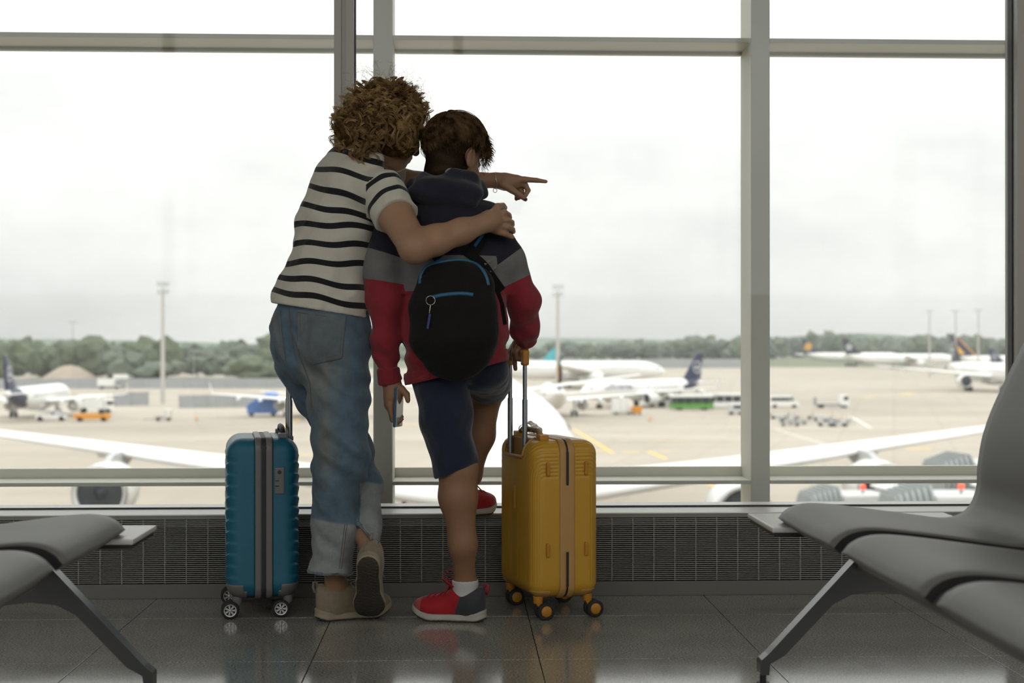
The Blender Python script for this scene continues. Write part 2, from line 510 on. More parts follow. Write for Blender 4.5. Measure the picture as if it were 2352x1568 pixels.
# outer steel frame: posts, plates, frame bars and panes
YF, YB = 5.30, 5.48
w2 = tag(empty('window_2', (0, YB, 0)), 'outer facade of pale steel posts and double horizontal rails', 'window', kind='structure')
pw = W(902, 784, YF)[0] - W(857, 784, YF)[0]
p0, p1 = W(857, 784, YF)[0], W(1725, 784, YF)[0]
posts = [p0 - 6.2, p0 - 3.1, p0, p1, p1 + 1.75, p1 + 4.2]
pm = MB().box((0, YF - YB, -0.6), (pw, 0.02, TOP + 0.2), bev=0.006).mesh('post', M_steel)
z1 = W(500, 77, YF)[2]; z2 = W(500, 88, YF)[2]; z3 = W(500, 118, YB)[2]
q1 = W(500, 1107, YF)[2]; q0 = W(500, 1116, YF)[2]; q2 = W(500, 1075, YB)[2]
for k, x in enumerate(posts):
    link('post', pm, None, w2, (x, 0, 0))
    if k < len(posts) - 1:
        a, b = x + pw, posts[k + 1]
        MB().box((a, YF - YB, z2), (b, 0, z1), bev=0.003).build('transom', M_steel, w2)
        MB().box((a, 0, z3), (b, 0.03, z1 + 0.02), bev=0.002).build('frame_bar', M_steel, w2)
        MB().box((a, YF - YB, q0), (b, 0, q1), bev=0.003).build('transom', M_steel, w2)
        MB().box((a, 0, q0), (b, 0.03, q2), bev=0.002).build('frame_bar', M_steel, w2)
        for za, zb in ((-0.6, q0), (q2, z3), (z1 + 0.02, TOP + 0.2)):
            MB().box((a, 0.011, za), (b, 0.017, zb)).build('pane', M_glass2, w2)

# ================================================================== THE AIRFIELD OUTSIDE
def concrete_apron():
    m = bpy.data.materials.new('apron_concrete'); m.use_nodes = True
    t = m.node_tree; b = t.nodes['Principled BSDF']; b.inputs['Roughness'].default_value = 0.85
    b.inputs['Specular IOR Level'].default_value = 0.25
    g = t.nodes.new('ShaderNodeNewGeometry')
    n = t.nodes.new('ShaderNodeTexNoise'); n.inputs['Scale'].default_value = 0.035; n.inputs['Detail'].default_value = 6; n.inputs['Roughness'].default_value = 0.6
    mp = t.nodes.new('ShaderNodeMapping'); mp.inputs['Scale'].default_value = (0.45, 1.3, 1)
    t.links.new(g.outputs['Position'], mp.inputs[0]); t.links.new(mp.outputs[0], n.inputs['Vector'])
    r = t.nodes.new('ShaderNodeValToRGB')
    r.color_ramp.elements[0].position = 0.3; r.color_ramp.elements[0].color = (0.36, 0.315, 0.26, 1)
    r.color_ramp.elements[1].position = 0.68; r.color_ramp.elements[1].color = (0.475, 0.425, 0.36, 1)
    t.links.new(n.outputs['Fac'], r.inputs[0])
    br = t.nodes.new('ShaderNodeTexBrick'); br.offset = 0; br.inputs['Scale'].default_value = 1.0
    br.inputs['Brick Width'].default_value = 7.5; br.inputs['Row Height'].default_value = 7.5; br.inputs['Mortar Size'].default_value = 0.05
    br.inputs['Color1'].default_value = (1, 1, 1, 1); br.inputs['Color2'].default_value = (0.96, 0.96, 0.96, 1); br.inputs['Mortar'].default_value = (0.72, 0.7, 0.66, 1)
    rt = t.nodes.new('ShaderNodeMapping'); rt.inputs['Rotation'].default_value = (0, 0, 0.3)
    t.links.new(g.outputs['Position'], rt.inputs[0]); t.links.new(rt.outputs[0], br.inputs['Vector'])
    mm = t.nodes.new('ShaderNodeMix'); mm.data_type = 'RGBA'; mm.blend_type = 'MULTIPLY'; mm.inputs['Factor'].default_value = 1
    t.links.new(r.outputs[0], mm.inputs['A']); t.links.new(br.outputs['Color'], mm.inputs['B'])
    t.links.new(mm.outputs['Result'], b.inputs['Base Color'])
    return m
M_apron = concrete_apron()
M_grass = mat('airfield_grass', (0.15, 0.165, 0.10), 0.9, var=0.25, scale=0.05)
M_yel = mat('yellow_marking', (0.75, 0.5, 0.12), 0.7, var=0.15, scale=2)
M_wht = mat('white_marking', (0.75, 0.74, 0.7), 0.7, var=0.1, scale=2)
M_plane = mat('aircraft_white', (0.84, 0.835, 0.82), 0.32, var=0.03, scale=0.3)
M_wing = mat('aircraft_wing_grey_white', (0.78, 0.775, 0.76), 0.4, var=0.05, scale=0.3)
M_belly = mat('aircraft_belly_grey', (0.46, 0.47, 0.47), 0.4, var=0.05, scale=0.4)
M_navy = mat('fin_navy', (0.022, 0.028, 0.075), 0.35, var=0.1, scale=0.5)
M_black = mat('fin_black', (0.02, 0.022, 0.03), 0.4)
M_gold = mat('fin_gold', (0.75, 0.40, 0.06), 0.4)
M_teal = mat('fin_teal', (0.05, 0.4, 0.45), 0.4)
M_logo = mat('fin_logo_white', (0.72, 0.74, 0.78), 0.4)
M_tyre = mat('tyre', (0.02, 0.02, 0.02), 0.8)
M_metal = mat('bare_metal', (0.5, 0.5, 0.5), 0.35, metal=0.8)
M_fan = mat('engine_fan_dark', (0.05, 0.055, 0.065), 0.45, metal=0.4)
M_win = mat('dark_glazing', (0.03, 0.035, 0.04), 0.15)
M_grey = mat('grey_paint', (0.32, 0.33, 0.33), 0.5)
M_lgrey = mat('light_grey_paint', (0.55, 0.56, 0.56), 0.5)
M_orange = mat('orange_paint', (0.72, 0.30, 0.03), 0.5)
M_blue = mat('blue_paint', (0.12, 0.25, 0.62), 0.5)
M_green = mat('bus_green', (0.10, 0.30, 0.05), 0.45, var=0.3, scale=0.8)
M_red = mat('red_paint', (0.55, 0.05, 0.04), 0.5)
M_steelp = mat('galvanised_mast', (0.5, 0.48, 0.46), 0.6)
M_dirt = mat('gravel_heap', (0.36, 0.30, 0.24), 0.95, var=0.2, scale=0.4)
M_beacon = mat('beacon_red', (1.0, 0.12, 0.07), 0.3, emit=0.9)
M_hood = mat('bellows_grey', (0.30, 0.32, 0.32), 0.7, var=0.1, scale=2)

ap = MB()
ap.add([(-900, 12, APR), (1100, 12, APR), (2200, 1100, APR), (-900, 660, APR)], [(0, 1, 2, 3)])
apron = tag(ap.build('apron', M_apron), 'pale concrete apron of the airfield beyond the glass', 'ground', kind='structure')
gr = MB().add([(-4000, -600, APR - 0.4), (4000, -600, APR - 0.4), (4000, 4500, APR - 0.4), (-4000, 4500, APR - 0.4)], [(0, 1, 2, 3)])
tag(gr.build('airfield_grass', M_grass), 'flat green grass beyond the edge of the apron', 'ground', kind='structure')
hb = MB()
for (x, y, w, h) in ((545, 1900, 170, 25), (120, 2300, 500, 21), (-500, 1500, 420, 17), (1000, 2200, 400, 22), (-1100, 1900, 500, 20)):
    prof = [(max(0.01, w * math.cos(a)), h * math.sin(a)) for a in [i * PI / 2 / 8 for i in range(9)]]
    vs = []; fs = []
    for i, (r, z) in enumerate(prof):
        for k in range(28):
            q = 2 * PI * k / 28
            vs.append((x + r * math.cos(q), y + 0.5 * r * math.sin(q), APR + z * (1 + 0.12 * math.sin(3 * q + x))))
    for i in range(8):
        for k in range(28):
            fs.append((i * 28 + k, i * 28 + (k + 1) % 28, (i + 1) * 28 + (k + 1) % 28, (i + 1) * 28 + k))
    hb.add(vs, fs, True)
M_hill = mat('wooded_hill', (0.13, 0.18, 0.13), 0.95, var=0.25, scale=0.02)
tag(hb.build('wooded_hills', M_hill), 'low wooded hills on the horizon', 'hills', kind='structure')

def stripe(pts, w, m=M_yel):
    """a painted line on the apron through pixel-measured ground points"""
    b = MB()
    for (a, c) in zip(pts[:-1], pts[1:]):
        A, B = Vector(G(*a)), Vector(G(*c)); d = (B - A).normalized(); n = Vector((-d.y, d.x, 0)) * w / 2; u = Vector((0, 0, 0.012))
        b.add([A - n + u, A + n + u, B + n + u, B - n + u], [(0, 1, 2, 3)])
    return b.build('painted_marking', m, apron)
stripe([(1318, 986), (1408, 1040)], 0.55); stripe([(1360, 1034), (1392, 1034)], 1.2); stripe([(1428, 1038), (1470, 1038)], 1.2)
stripe([(1490, 1036), (1530, 1054)], 0.6); stripe([(1515, 1036), (1540, 1036)], 1.0); stripe([(1500, 1012), (1590, 1012)], 0.5)
stripe([(2078, 1030), (2138, 1031)], 1.6); stripe([(1980, 912), (2010, 911)], 2.5); stripe([(2075, 905), (2095, 903)], 2.5); stripe([(2140, 905), (2165, 905)], 2.5)
stripe([(1950, 955), (2000, 982)], 0.5, M_wht); stripe([(1780, 985), (2010, 1055)], 0.3, M_wht); stripe([(1622, 1108), (1670, 1132)], 0.4)
stripe([(590, 1035), (660, 975), (690, 962)], 0.5); stripe([(640, 1043), (720, 1046)], 0.8); stripe([(925, 975), (1010, 975)], 1.2); stripe([(230, 885), (310, 890)], 0.8)

# ---- airliners
def loft(sections, name=None, m=None, parent=None, mb=None):
    """sections: lists of points of equal length, joined and capped"""
    b = mb or MB(); n = len(sections[0]); vs = [p for s_ in sections for p in s_]
    fs = []
    for j in range(len(sections) - 1):
        for i in range(n):
            fs.append((j * n + i, j * n + (i + 1) % n, (j + 1) * n + (i + 1) % n, (j + 1) * n + i))
    b.add(vs, fs, True); b.add(vs, [tuple(range(n - 1, -1, -1)), tuple(range((len(sections) - 1) * n, len(sections) * n))], False)
    return b if mb is not None else b.build(name, m, parent)
FOIL = [(0, 0), (0.04, 0.45), (0.15, 0.85), (0.35, 1.0), (0.65, 0.65), (1.0, 0.05), (1.0, -0.05), (0.6, -0.45), (0.3, -0.55), (0.1, -0.4)]
def foil(le, chord, th, up=(0, 0, 1)):
    le = Vector(le); up = Vector(up)
    return [le + Vector((-c * chord, 0, 0)) + up * (t * th / 2) for c, t in FOIL]
PROF = [(0, .03, -.2), (.006, .22, -.19), (.018, .42, -.16), (.04, .64, -.1), (.07, .83, -.05), (.105, .95, -.01), (.15, 1, 0), (.25, 1, 0), (.4, 1, 0), (.55, 1, 0), (.66, 1, .0),
        (.72, .96, .04), (.76, .9, .10), (.80, .82, .17), (.84, .73, .25), (.88, .62, .34), (.92, .49, .43), (.96, .34, .51), (.99, .2, .57), (1, .12, .58)]
_planes = {}
def airliner(label, kind, at, rz, fin_m, logo=None, aft=None, text=None, cat='airplane', name='airliner'):
    K = {'narrow': dict(L=37.6, R=2.0, Rz=2.08, hc=3.75, span=17.0, le0=4.6, sweep=27, c0=6.6, c1=1.7, zr=2.9, dih=5.5, th=.85, eng=[(5.8, 5.6, 2.0, 1.12, 4.4)], fin=(5.9, 6.2, 2.2, 41), stab=6.2, gear=[(-1.6, 3.8, 2)], ng=13.5),
         'wide': dict(L=63, R=2.85, Rz=2.85, hc=5.3, span=30.5, le0=10.5, sweep=31, c0=11, c1=2.4, zr=4.2, dih=6, th=1.4, eng=[(9.6, 9.5, 3.0, 1.75, 6.2)], fin=(8.8, 9.0, 3.2, 44), stab=9.6, gear=[(-1.5, 5.2, 3)], ng=25),
         'giant': dict(L=72, R=3.55, Rz=4.15, hc=7.0, span=39.6, le0=11.5, sweep=31.5, c0=16, c1=4.0, zr=3.9, dih=4.9, th=2.1, eng=[(14.7, 11.4, 3.1, 1.78, 6.4), (25.5, 3.9, 3.75, 1.78, 6.4)], fin=(13, 13, 5, 40), stab=15, gear=[(-2.0, 6.2, 3), (-6, 2.6, 3)], ng=29)}[kind]
    L, R, Rz, hc = K['L'], K['R'], K['Rz'], K['hc']
    root = tag(empty(name, at, rz), label, cat)
    # fuselage
    b = MB(); n = 28; vs = []; fs = []
    for t, r, zo in PROF:
        for i in range(n):
            q = 2 * PI * i / n
            vs.append((L / 2 - t * L, R * r * math.cos(q), hc + zo * Rz + Rz * r * math.sin(q)))
    for j in range(len(PROF) - 1):
        for i in range(n):
            fs.append((j * n + i, j * n + (i + 1) % n, (j + 1) * n + (i + 1) % n, (j + 1) * n + i))
    b.add(vs, fs, True); b.add(vs, [tuple(range(n)), tuple(range((len(PROF) - 1) * n, len(PROF) * n))])
    fu = b.build('fuselage', M_plane, root)
    if aft is not None:
        fu.data.materials.append(aft)
        for p in fu.data.polygons:
            if p.center.x < -L * 0.30 - 0.9 * (p.center.z - hc) and p.center.x > -L * 0.475: p.material_index = 1
    f_ = MB()                                   # belly fairing
    loft([[(x, R * 0.9 * s_ * math.cos(q), hc - Rz * 0.72 + Rz * 0.48 * s_ * math.sin(q)) for q in [2 * PI * i / 16 for i in range(16)]]
          for x, s_ in ((K['le0'] + 2, .1), (K['le0'] - 1, .9), (K['le0'] - K['c0'] * .5, 1.05), (K['le0'] - K['c0'] - 1, .9), (K['le0'] - K['c0'] - 4, .1))], 'belly_fairing', M_plane, root)
    # cockpit glazing and cabin windows
    cw = MB()
    for s_ in (-1, 1):
        for k in range(3):
            a0 = (0.25 + 0.42 * k); x = L / 2 - L * (0.030 + 0.008 * k)
            cw.box((-0.05, -R * 0.14, -Rz * 0.07), (0.05, R * 0.14, Rz * 0.07), Matrix.Rotation(s_ * (0.35 + 0.5 * k), 3, 'Z') @ Matrix.Rotation(-0.7, 3, 'Y'),
                   (x, s_ * R * (0.10 + 0.25 * k), hc + Rz * (0.36 - 0.05 * k)))
    cw.build('cockpit_window', M_win, root)
    wr = MB()
    for s_ in (-1, 1):
        for row in ((0.2,) if kind != 'giant' else (0.02, 0.5)):
            yy = R * math.sqrt(1 - row * row) + 0.004
            x = -L * 0.22
            while x < L * 0.36:
                wr.box((x - 0.13, s_ * yy - 0.02, hc + row * Rz - 0.2), (x + 0.13, s_ * yy + 0.02, hc + row * Rz + 0.2)); x += 1.05
    tag(wr.build('cabin_windows', M_win, root), 'row of small dark cabin windows', kind='stuff')
    # wings
    tsw = math.tan(math.radians(K['sweep'])); tdi = math.tan(math.radians(K['dih']))
    for s_ in (-1, 1):
        secs = []
        for fr in (0.0, 0.12, 0.36, 0.7, 0.95, 1.0):
            y = R * 0.5 + (K['span'] - R * 0.5) * fr
            ch = K['c0'] + (K['c1'] - K['c0']) * (fr / 0.36 * 0.55 if fr < 0.36 else 0.55 + 0.45 * (fr - 0.36) / 0.64)
            secs.append(foil((K['le0'] - (y - R) * tsw, s_ * y, K['zr'] + (y - R) * tdi), ch * (0.7 if fr == 1 else 1), K['th'] * (1 - 0.82 * fr) + 0.1))
        wg = loft(secs, 'wing', M_wing, root)
        if kind == 'narrow':
            xt, yt, zt = K['le0'] - (K['span'] - R) * tsw, s_ * K['span'], K['zr'] + (K['span'] - R) * tdi
            loft([foil((xt, yt, zt), 1.6, 0.12, (0, 1, 0)), foil((xt - 1.3, yt + s_ * .35, zt + 2.0), 0.7, 0.06, (0, 1, 0))], 'winglet', M_wing, wg)
        for fr in (0.3, 0.5, 0.72):              # flap track fairings
            y = K['span'] * fr; xx = K['le0'] - (y - R) * tsw; ch = K['c0'] * (1 - 0.75 * fr)
            MB().lathe([(0.02, 0), (0.28, 0.8), (0.34, 1.8), (0.2, 3.2), (0.02, 4.0)], (xx - ch * 0.55, s_ * y, K['zr'] + (y - R) * tdi - K['th'] * 0.3), (-1, 0, -0.06), 10).build('flap_fairing', M_wing, wg)
        # engines
        for (ey, ex, ez, er, el) in K['eng']:
            ec = MB().lathe([(er * 0.86, 0.55), (er * 0.86, 0.1), (er * 0.93, 0.0), (er, 0.12), (er * 1.05, el * 0.28), (er * 1.0, el * 0.6), (er * 0.8, el * 0.86), (er * 0.76, el * 0.86), (er * 0.5, el * 0.8), (er * 0.42, el * 1.1), (er * 0.1, el * 1.25)],
                            (ex, s_ * ey, ez), (-1, 0, 0), 32).build('engine', M_wing, root)
            MB().lathe([(er * 0.9, 0.5), (er * 0.3, 0.62), (er * 0.24, 0.5), (0.01, 0.05)], (ex, s_ * ey, ez), (-1, 0, 0), 32).build('fan', M_fan, ec)
            MB().lathe([(er * 0.865, 0.3), (er * 0.9, 0.04), (er * 0.945, -0.02), (er * 1.01, 0.1), (er * 1.025, 0.3)], (ex, s_ * ey, ez), (-1, 0, 0), 32).build('intake_lip', M_metal, ec)
            zw = K['zr'] + (ey - R) * tdi; xw = K['le0'] - (ey - R) * tsw
            MB().prism([(ex - el * .22, ez + er * .9), (ex - el * .5, ez + er * 1.25), (xw + 0.3, zw + 0.25), (xw - 2.5, zw - 0.1), (xw - 3.0, zw - .45), (ex - el * .95, ez + er * .6), (ex - el * .5, ez + er * .8)], 1, s_ * ey - er * .12, s_ * ey + er * .12).build('pylon', M_belly, ec)
        # tailplane
        sp = K['stab']
        loft([foil((-L * 0.405 - 0, s_ * R * 0.3, hc + Rz * 0.45), sp * 0.62, 0.5), foil((-L * 0.405 - sp * 0.68, s_ * sp, hc + Rz * 0.45 + sp * 0.1), sp * 0.24, 0.15)], 'tailplane', M_wing, root)
    # fin
    fh, fc, ft, fs_ = K['fin']; tf = math.tan(math.radians(fs_)); zb = hc + Rz * 0.8
    fx = -L * 0.33
    def fsec(u, k=1.0):
        z = zb + fh * u; ch = fc + (ft - fc) * u; le = fx - fh * u * tf * 0.98
        return [Vector((le - c * ch, t * (0.42 - 0.28 * u) * k, z)) for c, t in [(0, 0), (.08, .5), (.3, 1), (.7, .7), (1, .1), (1, -.1), (.7, -.7), (.3, -1), (.08, -.5)]]
    fin = loft([fsec(0), fsec(0.5), fsec(0.97), [p + Vector((-.3, 0, 0)) for p in fsec(1.0)]], 'fin', fin_m, root)
    cx, cz, cr = fx - fh * 0.5 * tf - fc * 0.36, zb + fh * 0.48, fh * 0.23
    for s_ in (-1, 1):
        def disc(prof, m, dy, nn=28):
            MB().lathe(prof, (cx, s_ * (0.30 + dy), cz), (0, s_, 0), nn, False).build('fin_emblem', m, fin)
        if logo == 'crane':
            disc([(cr, 0), (cr, .03), (cr * .86, .03), (cr * .86, 0)], M_logo, 0)
            MB().add([(cx + cr * .75, s_ * .34, cz - cr * .15), (cx + cr * .1, s_ * .34, cz + cr * .12), (cx - cr * .45, s_ * .34, cz + cr * .62), (cx - cr * .15, s_ * .34, cz + cr * .05), (cx - cr * .7, s_ * .34, cz - cr * .3), (cx - cr * .05, s_ * .34, cz - cr * .25)], [(0, 1, 2, 3, 4, 5)]).build('fin_emblem', M_logo, fin)
        elif logo == 'disc':
            disc([(0.01, .03), (cr * 1.2, .03), (cr * 1.2, 0)], M_gold, 0)
            disc([(cr * .75, .05), (cr * .62, .05)], M_navy, 0)
        elif logo == 'star':
            pts = []
            for i in range(10):
                r_ = cr * (1.15 if i % 2 == 0 else 0.5); a = PI / 2 + i * PI / 5
                pts.append((cx + r_ * math.cos(a), s_ * .36, cz + r_ * math.sin(a)))
            inn = [(cx + (x - cx) * .5, y, cz + (z - cz) * .5) for x, y, z in pts]
            MB().add(pts + inn, [(i, (i + 1) % 10, 10 + (i + 1) % 10, 10 + i) for i in range(10)]).build('fin_emblem', M_logo, fin)
        elif logo == 'bird':
            MB().add([(cx + cr * 1.0, s_ * .37, cz - cr * 1.6), (cx - cr * 1.1, s_ * .37, cz - cr * 1.5), (cx - cr * 1.9, s_ * .37, cz + cr * .7), (cx - cr * 1.3, s_ * .37, cz + cr * 1.3), (cx - cr * .9, s_ * .37, cz + cr * .3), (cx - cr * .2, s_ * .37, cz - cr * .2)], [(0, 1, 2, 3, 4, 5)]).build('fin_emblem', M_gold, fin)
            MB().add([(fx + 0.1 - 0.3, s_ * .20, zb + .3), (fx - 1.0, s_ * .3, zb + .3), (fx - fh * tf - 0.8, s_ * .2, zb + fh * .97), (fx - fh * tf, s_ * .14, zb + fh * .97)], [(0, 1, 2, 3)]).build('fin_emblem', M_orange, fin)
    # landing gear
    def gearleg(x, y, nw, top, rw):
        g = MB().cyl((x, y, rw), (x, y, top), 0.16, 0.2, 10).build('landing_gear', M_grey, root)
        for k in range(nw):
            xx = x + (k - (nw - 1) / 2) * rw * 2.15
            for s_ in (-1, 1):
                MB().lathe([(0.05, -.2), (rw * .8, -.2), (rw, -.12), (rw, .12), (rw * .8, .2), (0.05, .2)], (xx, y + s_ * 0.42, rw), (0, 1, 0), 16).build('wheel', M_tyre, g)
    for (gx, gy, nw) in K['gear']:
        for s_ in (-1, 1):
            gearleg(gx, s_ * gy, 1 if kind == 'narrow' else nw, K['zr'], 0.58 if kind == 'narrow' else 0.68)
    gearleg(K['ng'], 0, 1, hc - Rz * .8, 0.45 if kind == 'narrow' else 0.55)
    if text:
        for s_ in (-1, 1):
            cu = bpy.data.curves.new('livery_lettering', 'FONT'); cu.body = text; cu.size = 2.1; cu.extrude = 0.01; cu.align_x = 'CENTER'; cu.align_y = 'CENTER'; cu.space_character = 1.05
            to = bpy.data.objects.new('livery_lettering', cu); COL.objects.link(to)
            dg = bpy.context.evaluated_depsgraph_get(); me = bpy.data.meshes.new_from_object(to.evaluated_get(dg))
            bpy.data.objects.remove(to)
            me.materials.clear(); me.materials.append(M_navy)
            # wrap the letters onto the round cabin side
            for v in me.vertices:
                u, w, dz = v.co.x, v.co.y, v.co.z
                a = math.asin(min(0.9, 0.42)) + w / R
                v.co = Vector((L * 0.26 + (-s_) * u, s_ * (R + 0.03 + dz) * math.cos(a), hc + (Rz + 0.03) * math.sin(a)))
            link('livery_lettering', me, None, root)
    return root
def gp(px, d):
    return (W(px, 790, d)[0], d, APR)
airliner('huge four-engined white airliner facing the window nose on', 'giant', (W(1168, 900, 70)[0], 60 + 36, APR), -PI / 2, M_navy, 'crane', name='airliner')
airliner('white jet with navy tail seen from behind at far left', 'narrow', (-76.8, 263, APR), PI / 2, M_navy, 'crane', aft=M_navy)
airliner('white jet seen from behind between the blue suitcase and the woman', 'narrow', (-27.4, 263, APR), PI / 2, M_navy, 'disc')
airliner('white jet seen from behind with yellow emblem on slim fin, above the yellow suitcase', 'narrow', (17.6, 263, APR), PI / 2, M_navy, 'disc')
airliner('white jet side on with dark blue tail, right of the yellow suitcase handle', 'narrow', gp(1478, 302), PI + 0.70, M_navy, 'crane', aft=M_navy, text='Lufthansa')
airliner('long white jet parked side on behind the lettered jet', 'wide', gp(1300, 437), 0.12, M_black, None)
airliner('distant jet with a teal tail fin', 'narrow', gp(1180, 640), PI, M_teal, None)
airliner('far jet with a yellow disc on its blue fin', 'wide', gp(1960, 860), 0.05, M_navy, 'disc')
airliner('long white jet with a star emblem on its black fin', 'wide', gp(2068, 760), 0.02, M_black, 'star')
airliner('jet with a golden bird emblem on its tall fin', 'wide', gp(2345, 640), 0.05, M_navy, 'bird')
airliner('white jet with its left wing and engine in view beside the grey seat back', 'wide', (151, 400, APR), -PI / 2, M_black, 'crane')
airliner('far jet whose small dark fin shows at the right edge', 'narrow', gp(2372, 590), 0.1, M_navy, 'crane')

# ---- boarding bridges beside the big jet
def bridge(label, px, py, d, rz, ln):
    c = W(px, py, d); root = tag(empty('boarding_bridge', (c[0], c[1], c[2] - 3.0), rz), label, 'boarding bridge')
    MB().box((-1.5, -1.6, -0.1), (1.7, 1.6, 2.5), bev=0.1).build('cab', M_lgrey, root)
    hd = MB()
    for k in range(6):                         # ribs of the folding bellows
        x = -1.6 - 0.28 * k; s_ = 1.0 - 0.03 * k
        loft([[(x - dx, 1.75 * s_ * ss, 0.0 + zz * (3.0 - 0.08 * k) + (0.0 if zz else -.2)) for ss, zz in ((-1, 0), (-1, .8), (-.75, 1), (.75, 1), (1, .8), (1, 0))] for dx in (0.0, 0.14)], mb=hd)
        loft([[(x - dx, 1.6 * s_ * ss, 0.0 + zz * (2.85 - 0.08 * k)) for ss, zz in ((-1, 0), (-1, .8), (-.75, 1), (.75, 1), (1, .8), (1, 0))] for dx in (0.14, 0.28)], mb=hd)
    hd.build('bellows_hood', M_hood, root)
    MB().box((1.7, -1.4, 0.1), (ln, 1.4, 2.7), bev=0.08).build('tunnel', M_lgrey, root)
    MB().box((1.5, -1.55, 2.7), (ln, 1.55, 2.85), bev=0.04).build('tunnel_roof', M_plane, root)
    ww = MB().box((2.2, -1.43, 1.1), (ln - .5, 1.43, 1.9)).build('tunnel_window', M_win, root)
    gz = c[2] - 3.0 - APR
    for s_ in (-1, 1):
        MB().box((4.6, s_ * 1.7 - .2, -gz + 0.6), (5.2, s_ * 1.7 + .2, 0.4)).build('column', M_grey, root)
        MB().lathe([(.05, -.25), (.6, -.25), (.65, .25), (.05, .25)], (4.9, s_ * 1.7, -gz + .6), (0, 1, 0), 16).build('wheel', M_tyre, root)
    MB().box((4.5, -2.0, -gz + 0.5), (5.3, 2.0, -gz + 0.8)).build('axle', M_grey, root)
    bc = MB().cyl((0.3, -0.2, 2.5), (0.3, -0.2, 2.72), 0.07, n=10).build('beacon_post', M_grey, root)
    MB().lathe([(.15, 0), (.17, .16), (.11, .3), (.01, .34)], (0.3, -0.2, 2.72), (0, 0, 1), 14).build('beacon', M_beacon, bc)
    return root
bridge('grey boarding bridge with red beacon low in the window, left one', 1968, 1112, 84, 0.12, 15)
bridge('grey boarding bridge with red beacon just under the wing, upper one', 2262, 1038, 80, 0.18, 14)
bridge('grey boarding bridge right behind the seat, lower one', 2190, 1108, 68, 0.05, 16)

# ---- masts
def mast(label, px, d, h, heads, r=0.45):
    root = tag(empty('light_mast', gp(px, d)), label, 'light mast')
    MB().cyl((0, 0, 0), (0, 0, h), r, r * 0.55, 12).build('pole', M_steelp, root)
    if heads:
        MB().box((-1.3, -.2, h - 1.4), (1.3, .2, h - 1.2)).box((-1.3, -.2, h + .4), (1.3, .2, h + .6)).build('platform', M_grey, root)
        fl = MB()
        for z in (h - 1.0, h + .75):
            for x in (-1.05, -.35, .35, 1.05):
                MB().box((x - .28, -.35, z), (x + .28, .25, z + .6)).build('floodlight', M_lgrey, root)
    else:
        MB().box((-1.6, -.2, h - .1), (1.6, .2, h + .15)).build('lamp_arm', M_grey, root)
        for x in (-1.4, 1.4): MB().box((x - .5, -.3, h - .25), (x + .5, .3, h + .05)).build('lamp_head', M_lgrey, root)
    return root
mast('tall floodlight mast above the blue suitcase', 374, 322, 26, True, 0.55)
mast('tall floodlight mast above the yellow suitcase handle', 1281, 334, 26, True, 0.55)
mast('slim double-armed lamp mast left of the tall floodlight mast', 167, 600, 22.5, False, 0.3)
for px, d, lb in ((2135, 560, 'leftmost of four far lamp masts beside the grey seat back'), (2195, 555, 'second of four far lamp masts beside the grey seat back'), (2247, 545, 'third of four far lamp masts beside the grey seat back'), (2318, 525, 'rightmost of four far lamp masts beside the grey seat back')):
    mast(lb, px, d, 26.5, False, 0.42)
mast('small lamp post in front of the woods above the jet at far left', 44, 560, 11, False, 0.15)
mast('small lamp post beside the gravel heap', 201, 560, 11, False, 0.15)
mast('small lamp post near the tall floodlight mast', 445, 560, 11, False, 0.15)

# ---- fences of concrete panels
def fence(label, pxs, d, h, pn):
    A, B = Vector(gp(pxs[0], d)), Vector(gp(pxs[1], d + 4)); L_ = (B - A).length
    root = tag(empty('blast_fence', A, math.atan2(B.y - A.y, B.x - A.x)), label, 'fence')
    n = max(2, int(L_ / pn)); st = L_ / n
    me = MB().box((0.06, -.08, 0), (st - .06, .08, h)).mesh('fence_panel', M_fence); pm_ = MB().box((-.12, -.16, 0), (.12, .16, h + .15)).mesh('fence_post', M_grey)
    for i in range(n):
        link('fence_panel', me, None, root, (i * st, 0, 0)); link('fence_post', pm_, None, root, (i * st, 0, 0))
    link('fence_post', pm_, None, root, (n * st, 0, 0))
M_fence = mat('fence_grey', (0.36, 0.37, 0.38), 0.8, var=0.12, scale=0.6)
fence('long grey blast fence in front of the woods on the left', (-60, 660), 430, 3.0, 6)
fence('short grey fence between the two left jets', (412, 600), 300, 2.6, 5)
fence('short grey fence left of the tall mast', (262, 340), 310, 2.9, 5)
fence('far grey fence in front of the woods on the right', (1230, 1720), 790, 5.0, 12)

# ---- ground vehicles
def wheels(root, xs, y, r, w=0.25):
    for x in xs:
        for s_ in (-1, 1):
            MB().lathe([(.03, -w / 2), (r * .8, -w / 2), (r, -w / 3), (r, w / 3), (r * .8, w / 2), (.03, w / 2)], (x, s_ * y, r), (0, 1, 0), 14).build('wheel', M_tyre, root)
def veh(name, label, px, py, rz, cat):
    return tag(empty(name, G(px, py), rz), label, cat)
def bus(label, px, py, rz, main, ln=13.5):
    r = veh('apron_bus', label, px, py, rz, 'bus')
    MB().box((-ln / 2, -1.4, .35), (ln / 2, 1.4, 1.35), bev=.12).build('body', main, r)
    MB().box((-ln / 2 + .1, -1.38, 1.35), (ln / 2 - .1, 1.38, 2.6)).build('glazing', M_win, r)
    MB().box((-ln / 2, -1.42, 2.6), (ln / 2, 1.42, 3.1), bev=.12).build('roof', M_plane, r)
    for k in range(5):
        x = -ln / 2 + ln * (k + .5) / 5
        MB().box((x - .06, -1.41, 1.35), (x + .06, 1.41, 2.6)).build('window_pillar', main, r)
    wheels(r, (-ln * .3, ln * .3), 1.25, .5)
bus('white and green apron bus, front one', 1588, 941, 0.08, M_green, 8.6)
bus('white apron bus right of the green one', 1660, 937, 0.05, M_plane, 8.8)
bus('white apron bus half hidden behind the jet tail', 1522, 931, 0.0, M_lgrey, 8)
